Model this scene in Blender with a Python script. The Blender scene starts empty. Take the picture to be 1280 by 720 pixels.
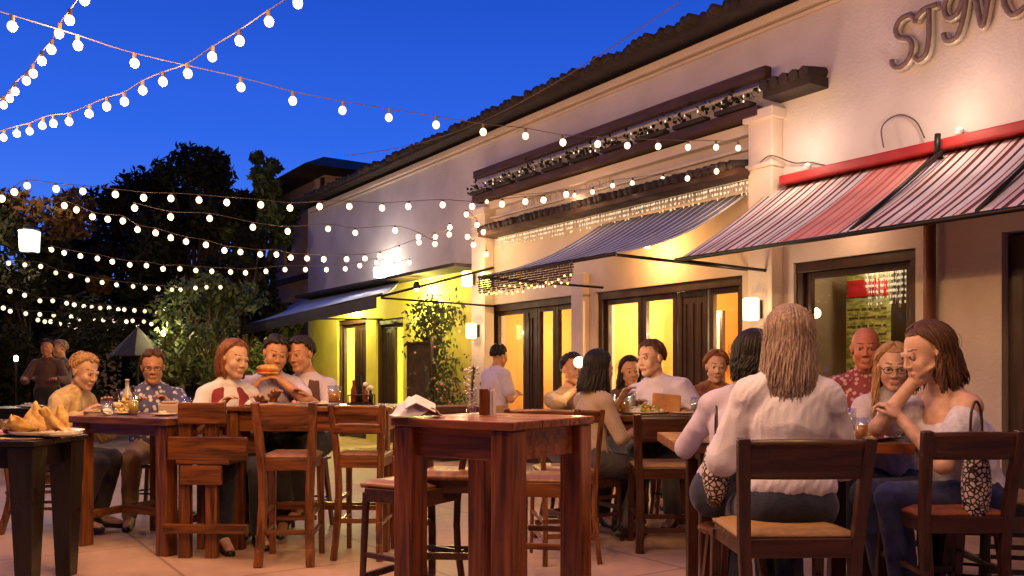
import bpy, bmesh, math, random
import numpy as np
from mathutils import Vector, Matrix, Euler

random.seed(7)
RNG = np.random.default_rng(7)
PI = math.pi
R = math.radians
scene = bpy.context.scene
COL = scene.collection
CAMZ = 1.15
F = 1100.0          # focal length in photo pixels
HOR = 467.0         # horizon row of the photo

def at(px, py, Y):
    return Vector(((px - 640) / F * Y, Y, CAMZ + (HOR - py) / F * Y))

# ---------------------------------------------------------------- materials
def new_mat(name):
    m = bpy.data.materials.new(name); m.use_nodes = True
    nt = m.node_tree; b = nt.nodes['Principled BSDF']
    return m, nt, b

def mat(name, col, rough=0.6, metal=0.0, var=0.25, scale=8.0, bump=0.0, bscale=None, col2=None,
        stretch=(1, 1, 1), spec=0.5, sheen=0.0, coat=0.0, emit=None, estr=0.0, trans=0.0, detail=4.0):
    m, nt, b = new_mat(name)
    N, L = nt.nodes, nt.links
    tc = N.new('ShaderNodeTexCoord'); mp = N.new('ShaderNodeMapping')
    mp.inputs['Scale'].default_value = stretch
    L.new(tc.outputs['Object'], mp.inputs['Vector'])
    n = N.new('ShaderNodeTexNoise'); n.inputs['Scale'].default_value = scale; n.inputs['Detail'].default_value = detail
    L.new(mp.outputs[0], n.inputs['Vector'])
    cr = N.new('ShaderNodeValToRGB'); cr.color_ramp.elements[0].position = 0.3; cr.color_ramp.elements[1].position = 0.7
    c2 = col2 if col2 else tuple(max(0, c * (1 - var)) for c in col)
    c1 = col if col2 else tuple(min(1, c * (1 + var)) for c in col)
    cr.color_ramp.elements[0].color = (*c2, 1); cr.color_ramp.elements[1].color = (*c1, 1)
    L.new(n.outputs['Fac'], cr.inputs[0]); L.new(cr.outputs[0], b.inputs['Base Color'])
    b.inputs['Roughness'].default_value = rough; b.inputs['Metallic'].default_value = metal
    b.inputs['Specular IOR Level'].default_value = spec
    if sheen: b.inputs['Sheen Weight'].default_value = sheen
    if coat: b.inputs['Coat Weight'].default_value = coat; b.inputs['Coat Roughness'].default_value = 0.15
    if trans: b.inputs['Transmission Weight'].default_value = trans
    if bump:
        n2 = N.new('ShaderNodeTexNoise'); n2.inputs['Scale'].default_value = bscale or scale * 4; n2.inputs['Detail'].default_value = 5
        L.new(mp.outputs[0], n2.inputs['Vector'])
        bp = N.new('ShaderNodeBump'); bp.inputs['Strength'].default_value = bump; bp.inputs['Distance'].default_value = 0.01
        L.new(n2.outputs['Fac'], bp.inputs['Height']); L.new(bp.outputs[0], b.inputs['Normal'])
    if emit:
        b.inputs['Emission Color'].default_value = (*emit, 1); b.inputs['Emission Strength'].default_value = estr
    return m

def wood(name, dark, light, axis='Z', rough=0.38, coat=0.25):
    m, nt, b = new_mat(name); N, L = nt.nodes, nt.links
    tc = N.new('ShaderNodeTexCoord'); mp = N.new('ShaderNodeMapping')
    sc = {'X': (1.2, 16, 16), 'Y': (16, 1.2, 16), 'Z': (16, 16, 1.2)}[axis]
    mp.inputs['Scale'].default_value = sc
    oi = N.new('ShaderNodeObjectInfo'); ml = N.new('ShaderNodeMath'); ml.operation = 'MULTIPLY'; ml.inputs[1].default_value = 37.0
    L.new(oi.outputs['Random'], ml.inputs[0]); cb = N.new('ShaderNodeCombineXYZ')
    for k in range(3): L.new(ml.outputs[0], cb.inputs[k])
    L.new(tc.outputs['Object'], mp.inputs['Vector']); L.new(cb.outputs[0], mp.inputs['Location'])
    n = N.new('ShaderNodeTexNoise'); n.inputs['Scale'].default_value = 2.2; n.inputs['Detail'].default_value = 7; n.inputs['Distortion'].default_value = 0.8
    L.new(mp.outputs[0], n.inputs['Vector'])
    cr = N.new('ShaderNodeValToRGB'); e = cr.color_ramp.elements
    e[0].position = 0.34; e[0].color = (*dark, 1); e[1].position = 0.68; e[1].color = (*light, 1)
    L.new(n.outputs['Fac'], cr.inputs[0])
    # scuffs
    n2 = N.new('ShaderNodeTexNoise'); n2.inputs['Scale'].default_value = 5; n2.inputs['Detail'].default_value = 6
    L.new(tc.outputs['Object'], n2.inputs['Vector'])
    mr = N.new('ShaderNodeMapRange'); mr.inputs[1].default_value = 0.35; mr.inputs[2].default_value = 0.75
    mr.inputs[3].default_value = rough - 0.12; mr.inputs[4].default_value = rough + 0.22
    L.new(n2.outputs['Fac'], mr.inputs[0]); L.new(mr.outputs[0], b.inputs['Roughness'])
    L.new(cr.outputs[0], b.inputs['Base Color'])
    b.inputs['Coat Weight'].default_value = coat; b.inputs['Coat Roughness'].default_value = 0.22
    bp = N.new('ShaderNodeBump'); bp.inputs['Strength'].default_value = 0.25; bp.inputs['Distance'].default_value = 0.003
    L.new(n.outputs['Fac'], bp.inputs['Height']); L.new(bp.outputs[0], b.inputs['Normal'])
    return m

def emis(name, col, strength):
    m, nt, b = new_mat(name)
    b.inputs['Base Color'].default_value = (0.8, 0.75, 0.65, 1)
    b.inputs['Emission Color'].default_value = (*col, 1); b.inputs['Emission Strength'].default_value = strength
    return m

# ---------------------------------------------------------------- mesh builder
class MB:
    def __init__(s): s.v = []; s.f = []; s.mi = []
    def add(s, vs, fs, mi=0):
        o = len(s.v); s.v += [tuple(v) for v in vs]; s.f += [tuple(i + o for i in f) for f in fs]; s.mi += [mi] * len(fs)
    def box(s, c, d, M=None, mi=0, taper=1.0):
        x, y, z = (k / 2 for k in d); vs = []
        for sz in (-1, 1):
            t = taper if sz < 0 else 1.0
            for sx, sy in ((-1, -1), (1, -1), (1, 1), (-1, 1)):
                p = Vector((sx * x * t, sy * y * t, sz * z))
                if M is not None: p = M @ p
                vs.append(Vector(c) + p)
        s.add(vs, [(3, 2, 1, 0), (4, 5, 6, 7), (0, 1, 5, 4), (1, 2, 6, 5), (2, 3, 7, 6), (3, 0, 4, 7)], mi); return s
    def bar(s, a, b, w, h=None, w2=None, h2=None, up=(0, 0, 1), mi=0):
        a, b = Vector(a), Vector(b); h = h or w; w2 = w2 or w; h2 = h2 or h
        d = (b - a).normalized(); u = Vector(up)
        if abs(d.dot(u)) > 0.95: u = Vector((0, 1, 0))
        sx = d.cross(u).normalized(); su = sx.cross(d)
        vs = []
        for p, ww, hh in ((a, w, h), (b, w2, h2)):
            for i, j in ((-1, -1), (1, -1), (1, 1), (-1, 1)): vs.append(p + sx * i * ww / 2 + su * j * hh / 2)
        s.add(vs, [(0, 1, 2, 3), (7, 6, 5, 4), (4, 5, 1, 0), (5, 6, 2, 1), (6, 7, 3, 2), (7, 4, 0, 3)], mi); return s
    def tube(s, pts, r, seg=8, mi=0, cap=True):
        pts = [Vector(p) for p in pts]; n = len(pts)
        rs = list(r) if hasattr(r, '__len__') else [r] * n
        vs, fs = [], []; prev = None
        for i, p in enumerate(pts):
            d = (pts[min(i + 1, n - 1)] - pts[max(i - 1, 0)])
            d = d.normalized() if d.length > 1e-9 else Vector((0, 0, 1))
            if prev is None:
                u = Vector((0, 0, 1)) if abs(d.z) < 0.9 else Vector((1, 0, 0))
                x = d.cross(u).normalized()
            else:
                x = (prev - d * prev.dot(d)); x = x.normalized() if x.length > 1e-6 else d.orthogonal().normalized()
            prev = x; y = d.cross(x)
            for k in range(seg):
                a = 2 * PI * k / seg; vs.append(p + (x * math.cos(a) + y * math.sin(a)) * rs[i])
        for i in range(n - 1):
            for k in range(seg):
                k2 = (k + 1) % seg; fs.append((i * seg + k, i * seg + k2, (i + 1) * seg + k2, (i + 1) * seg + k))
        if cap:
            fs.append(tuple(range(seg))[::-1]); fs.append(tuple((n - 1) * seg + k for k in range(seg)))
        s.add(vs, fs, mi); return s
    def lathe(s, prof, c=(0, 0, 0), seg=20, mi=0, M=None):
        vs, fs = [], []; n = len(prof)
        for r, z in prof:
            for k in range(seg):
                a = 2 * PI * k / seg; p = Vector((r * math.cos(a), r * math.sin(a), z))
                if M is not None: p = M @ p
                vs.append(Vector(c) + p)
        for i in range(n - 1):
            for k in range(seg):
                k2 = (k + 1) % seg; fs.append((i * seg + k, i * seg + k2, (i + 1) * seg + k2, (i + 1) * seg + k))
        fs.append(tuple(range(seg))[::-1]); fs.append(tuple((n - 1) * seg + k for k in range(seg)))
        s.add(vs, fs, mi); return s
    def ball(s, c, r, seg=12, rings=8, mi=0, M=None, jit=0.0):
        r = (r, r, r) if not hasattr(r, '__len__') else r
        vs, fs = [], []
        for i in range(rings + 1):
            th = PI * i / rings
            for k in range(seg):
                a = 2 * PI * k / seg; q = 1 + (random.uniform(-jit, jit) if 0 < i < rings else 0)
                p = Vector((r[0] * math.sin(th) * math.cos(a) * q, r[1] * math.sin(th) * math.sin(a) * q, r[2] * math.cos(th) * q))
                if M is not None: p = M @ p
                vs.append(Vector(c) + p)
        for i in range(rings):
            for k in range(seg):
                k2 = (k + 1) % seg; fs.append(((i + 1) * seg + k, (i + 1) * seg + k2, i * seg + k2, i * seg + k))
        s.add(vs, fs, mi); return s
    def grid(s, fn, nu, nv, mi=0):
        vs = [fn(i / nu, j / nv) for j in range(nv + 1) for i in range(nu + 1)]; w = nu + 1
        s.add(vs, [(j * w + i, j * w + i + 1, (j + 1) * w + i + 1, (j + 1) * w + i) for j in range(nv) for i in range(nu)], mi); return s
    def build(s, name, mats, parent=None, smooth=False, bevel=0.0, solid=0.0, loc=None, rot=None):
        me = bpy.data.meshes.new(name); me.from_pydata(s.v, [], s.f)
        mats = mats if isinstance(mats, (list, tuple)) else [mats]
        for m in mats: me.materials.append(m)
        if len(mats) > 1: me.polygons.foreach_set('material_index', s.mi)
        if smooth: me.polygons.foreach_set('use_smooth', [True] * len(me.polygons))
        me.update()
        o = bpy.data.objects.new(name, me); COL.objects.link(o)
        if parent: o.parent = parent
        if loc is not None: o.location = loc
        if rot is not None: o.rotation_euler = rot
        if solid:
            md = o.modifiers.new('s', 'SOLIDIFY'); md.thickness = solid; md.offset = 0
        if bevel:
            md = o.modifiers.new('b', 'BEVEL'); md.width = bevel; md.segments = 2; md.limit_method = 'ANGLE'
        return o

def tag(o, label=None, cat=None, group=None, kind=None):
    if label: o['label'] = label
    if cat: o['category'] = cat
    if group: o['group'] = group
    if kind: o['kind'] = kind
    return o
def empty(name, loc=(0, 0, 0), rz=0.0, label=None, cat=None, group=None):
    o = bpy.data.objects.new(name, None); COL.objects.link(o); o.location = loc; o.rotation_euler = (0, 0, rz)
    o.empty_display_size = 0.1
    return tag(o, label, cat, group)
def copy_tree(o, parent=None):
    c = o.copy(); COL.objects.link(c)
    if parent: c.parent = parent
    for ch in [x for x in bpy.data.objects if x.parent == o]: copy_tree(ch, c)
    return c
def interp(pts, n):
    """smooth resample of a polyline (Catmull-Rom)"""
    pts = [Vector(p) for p in pts]; out = []; m = len(pts) - 1
    for q in range(n + 1):
        t = q / n * m; i = min(int(t), m - 1); u = t - i
        p0, p1, p2, p3 = pts[max(i - 1, 0)], pts[i], pts[i + 1], pts[min(i + 2, m)]
        out.append(0.5 * ((2 * p1) + (p2 - p0) * u + (2 * p0 - 5 * p1 + 4 * p2 - p3) * u * u + (3 * p1 - p0 - 3 * p2 + p3) * u ** 3))
    return out

# ---------------------------------------------------------------- camera
cd = bpy.data.cameras.new('camera'); cam = bpy.data.objects.new('camera', cd); COL.objects.link(cam)
cam.location = (0, 0, CAMZ); cam.rotation_euler = (R(90), 0, 0)
cd.sensor_width = 36; cd.lens = 36 * F / 1280; cd.shift_y = (HOR - 360) / 1280
cd.clip_start = 0.05; cd.clip_end = 500
scene.camera = cam
scene.view_settings.view_transform = 'Standard'; scene.view_settings.look = 'None'
scene.view_settings.exposure = 0; scene.view_settings.gamma = 1
scene.cycles.use_denoising = True
scene.cycles.max_bounces = 5; scene.cycles.diffuse_bounces = 3; scene.cycles.glossy_bounces = 3
scene.cycles.transmission_bounces = 4; scene.cycles.transparent_max_bounces = 8
scene.cycles.sample_clamp_indirect = 4.0
scene.cycles.caustics_reflective = False; scene.cycles.caustics_refractive = False
# ---------------------------------------------------------------- palette
WD, WL = (0.045, 0.013, 0.004), (0.25, 0.080, 0.018)
wX = wood('varnished_wood_x', WD, WL, 'X'); wY = wood('varnished_wood_y', WD, WL, 'Y'); wZ = wood('varnished_wood_z', WD, WL, 'Z')
BX = wood('brown_wood_x', (0.026, 0.008, 0.004), (0.085, 0.026, 0.010), 'X'); BZ = wood('brown_wood_z', (0.026, 0.008, 0.004), (0.085, 0.026, 0.010), 'Z')
blackX = wood('black_wood_x', (0.006, 0.005, 0.005), (0.018, 0.013, 0.011), 'X'); blackZ = wood('black_wood_z', (0.006, 0.005, 0.005), (0.018, 0.013, 0.011), 'Z')
frameW = wood('dark_frame_wood', (0.022, 0.009, 0.006), (0.055, 0.020, 0.010), 'Z', rough=0.5, coat=0.05)
beamW = wood('beam_wood', (0.04, 0.016, 0.010), (0.085, 0.035, 0.018), 'X', rough=0.7, coat=0.0)
seatM = mat('tan_seat_pad', (0.33, 0.18, 0.06), 0.55, var=0.15, scale=30, bump=0.3)
stucco = mat('white_stucco', (0.70, 0.62, 0.62), 0.9, col2=(0.50, 0.44, 0.43), scale=1.3, bump=0.7, bscale=38, detail=12)
plaster = mat('cream_plaster', (0.70, 0.58, 0.50), 0.85, var=0.06, scale=3, bump=0.35, bscale=50)
yellowW = mat('yellow_plaster', (0.78, 0.66, 0.15), 0.85, var=0.14, scale=2.2, bump=0.35, bscale=40)
orangeW = mat('orange_interior_plaster', (0.78, 0.43, 0.13), 0.8, var=0.08, scale=1.5)
tileM = mat('dark_clay_tile', (0.035, 0.022, 0.018), 0.85, var=0.4, scale=5, bump=0.6, bscale=20)
metalB = mat('black_metal', (0.02, 0.018, 0.016), 0.45, metal=0.6, var=0.2)
steel = mat('brushed_steel', (0.55, 0.52, 0.50), 0.3, metal=0.9, var=0.1, scale=20)
cableM = mat('cable_rubber', (0.10, 0.07, 0.05), 0.6, var=0.1)
def bulb_mat(name, lo, hi):
    m, nt, b = new_mat(name); N, L = nt.nodes, nt.links; oi = N.new('ShaderNodeObjectInfo'); mr = N.new('ShaderNodeMapRange'); mr.inputs[3].default_value = lo; mr.inputs[4].default_value = hi
    L.new(oi.outputs['Random'], mr.inputs[0]); lw = N.new('ShaderNodeLayerWeight'); lw.inputs[0].default_value = 0.35
    cr = N.new('ShaderNodeValToRGB'); cr.color_ramp.elements[0].position = 0.35; cr.color_ramp.elements[0].color = (1, 0.82, 0.54, 1); cr.color_ramp.elements[1].position = 0.9; cr.color_ramp.elements[1].color = (0.55, 0.26, 0.08, 1)
    L.new(lw.outputs['Facing'], cr.inputs[0]); L.new(cr.outputs[0], b.inputs['Emission Color']); L.new(mr.outputs[0], b.inputs['Emission Strength']); b.inputs['Base Color'].default_value = (0.8, 0.7, 0.5, 1); b.inputs['Roughness'].default_value = 0.1; return m
bulbM = bulb_mat('lit_bulb_glass', 1.5, 3.4)
bulbFar = bulb_mat('lit_bulb_glass_warm', 1.1, 2.8)
whiteC = mat('white_cloth', (0.80, 0.78, 0.80), 0.9, var=0.05, scale=10, bump=0.2)
porc = mat('white_porcelain', (0.78, 0.75, 0.70), 0.2, var=0.03, coat=0.5)
def glass_mat(name, tint=(1, 1, 1), fac=0.12, rough=0.03):
    m, nt, b = new_mat(name); N, L = nt.nodes, nt.links; N.remove(b)
    tr = N.new('ShaderNodeBsdfTransparent'); tr.inputs[0].default_value = (*tint, 1)
    gl = N.new('ShaderNodeBsdfGlossy'); gl.inputs['Roughness'].default_value = rough; gl.inputs[0].default_value = (0.9, 0.9, 0.9, 1)
    lw = N.new('ShaderNodeLayerWeight'); lw.inputs[0].default_value = 0.35
    ma = N.new('ShaderNodeMath'); ma.operation = 'ADD'; ma.inputs[1].default_value = fac; ma.use_clamp = True
    m2 = N.new('ShaderNodeMath'); m2.operation = 'MULTIPLY'; m2.inputs[1].default_value = 0.10
    L.new(lw.outputs['Facing'], m2.inputs[0]); L.new(m2.outputs[0], ma.inputs[0])
    mx = N.new('ShaderNodeMixShader'); L.new(ma.outputs[0], mx.inputs[0]); L.new(tr.outputs[0], mx.inputs[1]); L.new(gl.outputs[0], mx.inputs[2])
    L.new(mx.outputs[0], N['Material Output'].inputs[0]); return m
pane = glass_mat('window_glass', (0.95, 0.95, 0.92), 0.03)
drinkG = glass_mat('drinking_glass', (0.93, 0.95, 0.95), 0.10)
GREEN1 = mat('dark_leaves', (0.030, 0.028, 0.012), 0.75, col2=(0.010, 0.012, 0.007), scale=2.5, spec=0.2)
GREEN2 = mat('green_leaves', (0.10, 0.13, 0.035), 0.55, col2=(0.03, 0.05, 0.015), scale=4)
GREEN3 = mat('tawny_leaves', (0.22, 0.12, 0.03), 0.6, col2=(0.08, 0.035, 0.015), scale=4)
barkM = mat('bark', (0.09, 0.055, 0.035), 0.9, var=0.4, scale=12, bump=0.8, stretch=(3, 3, 0.6))

def strings_mat(name, freq, ramp, wide=None):
    """stripes running down an awning: object X is along the wall"""
    m, nt, b = new_mat(name); N, L = nt.nodes, nt.links
    tc = N.new('ShaderNodeTexCoord'); sp = N.new('ShaderNodeSeparateXYZ'); L.new(tc.outputs['Object'], sp.inputs[0])
    mu = N.new('ShaderNodeMath'); mu.operation = 'MULTIPLY'; mu.inputs[1].default_value = freq; L.new(sp.outputs[0], mu.inputs[0])
    fr = N.new('ShaderNodeMath'); fr.operation = 'FRACT'; L.new(mu.outputs[0], fr.inputs[0])
    cr = N.new('ShaderNodeValToRGB'); cr.color_ramp.interpolation = 'CONSTANT'
    els = cr.color_ramp.elements
    els[0].position = ramp[0][0]; els[0].color = (*ramp[0][1], 1); els[1].position = ramp[1][0]; els[1].color = (*ramp[1][1], 1)
    for p, c in ramp[2:]:
        e = els.new(p); e.color = (*c, 1)
    L.new(fr.outputs[0], cr.inputs[0])
    n = N.new('ShaderNodeTexNoise'); n.inputs['Scale'].default_value = 3; n.inputs['Detail'].default_value = 6; L.new(tc.outputs['Object'], n.inputs['Vector'])
    mr = N.new('ShaderNodeMapRange'); mr.inputs[1].default_value = 0.3; mr.inputs[2].default_value = 0.75; mr.inputs[3].default_value = 0.72; mr.inputs[4].default_value = 1.05
    L.new(n.outputs['Fac'], mr.inputs[0])
    last = cr.outputs[0]
    if wide:      # the sun-faded pink panel between two seams
        x0, x1, c = wide
        g = N.new('ShaderNodeMath'); g.operation = 'GREATER_THAN'; g.inputs[1].default_value = x0; L.new(sp.outputs[0], g.inputs[0])
        l = N.new('ShaderNodeMath'); l.operation = 'LESS_THAN'; l.inputs[1].default_value = x1; L.new(sp.outputs[0], l.inputs[0])
        a = N.new('ShaderNodeMath'); a.operation = 'MULTIPLY'; L.new(g.outputs[0], a.inputs[0]); L.new(l.outputs[0], a.inputs[1])
        a2 = N.new('ShaderNodeMath'); a2.operation = 'MULTIPLY'; a2.inputs[1].default_value = 0.72; L.new(a.outputs[0], a2.inputs[0])
        mx = N.new('ShaderNodeMix'); mx.data_type = 'RGBA'; L.new(a2.outputs[0], mx.inputs[0]); L.new(last, mx.inputs[6]); mx.inputs[7].default_value = (*c, 1)
        last = mx.outputs[2]
    mm = N.new('ShaderNodeMix'); mm.data_type = 'RGBA'; mm.blend_type = 'MULTIPLY'; mm.inputs[0].default_value = 1.0
    L.new(last, mm.inputs[6]); L.new(mr.outputs[0], mm.inputs[7]); L.new(mm.outputs[2], b.inputs['Base Color'])
    b.inputs['Roughness'].default_value = 0.85
    return m
# ---------------------------------------------------------------- sky at dusk
w = bpy.data.worlds.new('World'); scene.world = w; w.use_nodes = True
nt = w.node_tree; N, L = nt.nodes, nt.links; bg = N['Background']
tc = N.new('ShaderNodeTexCoord'); nz = N.new('ShaderNodeSeparateXYZ'); L.new(tc.outputs['Generated'], nz.inputs[0])
cr = N.new('ShaderNodeValToRGB'); e = cr.color_ramp.elements
e[0].position = 0.0; e[0].color = (0.11, 0.27, 0.92, 1)
e[1].position = 1.0; e[1].color = (0.022, 0.080, 0.52, 1)
for p, c in ((0.12, (0.070, 0.215, 0.93)), (0.25, (0.028, 0.135, 0.82)), (0.40, (0.014, 0.080, 0.60))):
    q = e.new(p); q.color = (*c, 1)
L.new(nz.outputs[2], cr.inputs[0])
sky = N.new('ShaderNodeTexSky'); sky.sky_type = 'NISHITA'; sky.sun_disc = False
sky.sun_elevation = R(-4); sky.sun_rotation = R(-60); sky.ozone_density = 6
mx = N.new('ShaderNodeMix'); mx.data_type = 'RGBA'; mx.blend_type = 'ADD'; mx.inputs[0].default_value = 0.04
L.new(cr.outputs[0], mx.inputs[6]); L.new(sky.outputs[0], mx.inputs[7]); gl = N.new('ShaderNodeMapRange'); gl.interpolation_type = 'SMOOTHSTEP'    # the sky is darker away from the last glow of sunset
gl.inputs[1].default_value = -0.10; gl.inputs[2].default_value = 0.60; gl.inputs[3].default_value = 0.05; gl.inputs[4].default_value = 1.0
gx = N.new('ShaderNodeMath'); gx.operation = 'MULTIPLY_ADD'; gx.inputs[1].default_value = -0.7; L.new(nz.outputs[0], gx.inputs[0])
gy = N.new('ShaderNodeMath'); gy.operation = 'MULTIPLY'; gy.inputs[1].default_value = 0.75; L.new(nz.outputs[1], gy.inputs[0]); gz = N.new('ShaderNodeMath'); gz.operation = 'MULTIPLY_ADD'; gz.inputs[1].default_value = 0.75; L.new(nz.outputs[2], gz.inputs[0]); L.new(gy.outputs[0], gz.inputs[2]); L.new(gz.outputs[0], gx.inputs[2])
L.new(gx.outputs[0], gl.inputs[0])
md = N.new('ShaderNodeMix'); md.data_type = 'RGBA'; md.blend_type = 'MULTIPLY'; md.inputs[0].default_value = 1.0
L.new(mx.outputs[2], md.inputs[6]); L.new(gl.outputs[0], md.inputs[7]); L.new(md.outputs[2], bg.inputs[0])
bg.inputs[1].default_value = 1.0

# ---------------------------------------------------------------- ground
def ground_mat():
    m, nt, b = new_mat('terracotta_paving'); N, L = nt.nodes, nt.links
    tc = N.new('ShaderNodeTexCoord'); mp = N.new('ShaderNodeMapping'); mp.inputs['Rotation'].default_value = (0, 0, R(56))
    L.new(tc.outputs['Object'], mp.inputs['Vector'])
    br = N.new('ShaderNodeTexBrick'); br.offset = 0.0; br.inputs['Scale'].default_value = 0.8; br.inputs['Mortar Size'].default_value = 0.009
    br.inputs['Brick Width'].default_value = 1.0; br.inputs['Row Height'].default_value = 1.0; br.inputs['Mortar Smooth'].default_value = 0.4
    br.inputs['Color1'].default_value = (0.58, 0.37, 0.26, 1); br.inputs['Color2'].default_value = (0.50, 0.33, 0.235, 1); br.inputs['Mortar'].default_value = (0.33, 0.21, 0.15, 1)
    L.new(mp.outputs[0], br.inputs['Vector'])
    n = N.new('ShaderNodeTexNoise'); n.inputs['Scale'].default_value = 1.1; n.inputs['Detail'].default_value = 9; n.inputs['Roughness'].default_value = 0.62
    L.new(tc.outputs['Object'], n.inputs['Vector'])
    mr = N.new('ShaderNodeMapRange'); mr.inputs[1].default_value = 0.3; mr.inputs[2].default_value = 0.7; mr.inputs[3].default_value = 0.50; mr.inputs[4].default_value = 1.12
    L.new(n.outputs['Fac'], mr.inputs[0])
    n2 = N.new('ShaderNodeTexNoise'); n2.inputs['Scale'].default_value = 60; n2.inputs['Detail'].default_value = 4
    L.new(tc.outputs['Object'], n2.inputs['Vector'])
    mm = N.new('ShaderNodeMix'); mm.data_type = 'RGBA'; mm.blend_type = 'MULTIPLY'; mm.inputs[0].default_value = 1
    L.new(br.outputs[0], mm.inputs[6]); L.new(mr.outputs[0], mm.inputs[7])
    L.new(mm.outputs[2], b.inputs['Base Color'])
    rr = N.new('ShaderNodeMapRange'); rr.inputs[1].default_value = 0.3; rr.inputs[2].default_value = 0.7; rr.inputs[3].default_value = 0.42; rr.inputs[4].default_value = 0.75
    L.new(n.outputs['Fac'], rr.inputs[0]); L.new(rr.outputs[0], b.inputs['Roughness'])
    bp = N.new('ShaderNodeBump'); bp.inputs['Strength'].default_value = 0.3; bp.inputs['Distance'].default_value = 0.004
    ad = N.new('ShaderNodeMath'); ad.operation = 'SUBTRACT'; L.new(n2.outputs['Fac'], ad.inputs[0]); L.new(br.outputs['Fac'], ad.inputs[1])
    L.new(ad.outputs[0], bp.inputs['Height']); L.new(bp.outputs[0], b.inputs['Normal'])
    return m
g = MB(); g.grid(lambda u, v: (-150 + 300 * u, -60 + 300 * v, 0), 4, 4)
o = g.build('ground', ground_mat()); tag(o, kind='structure')
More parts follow.
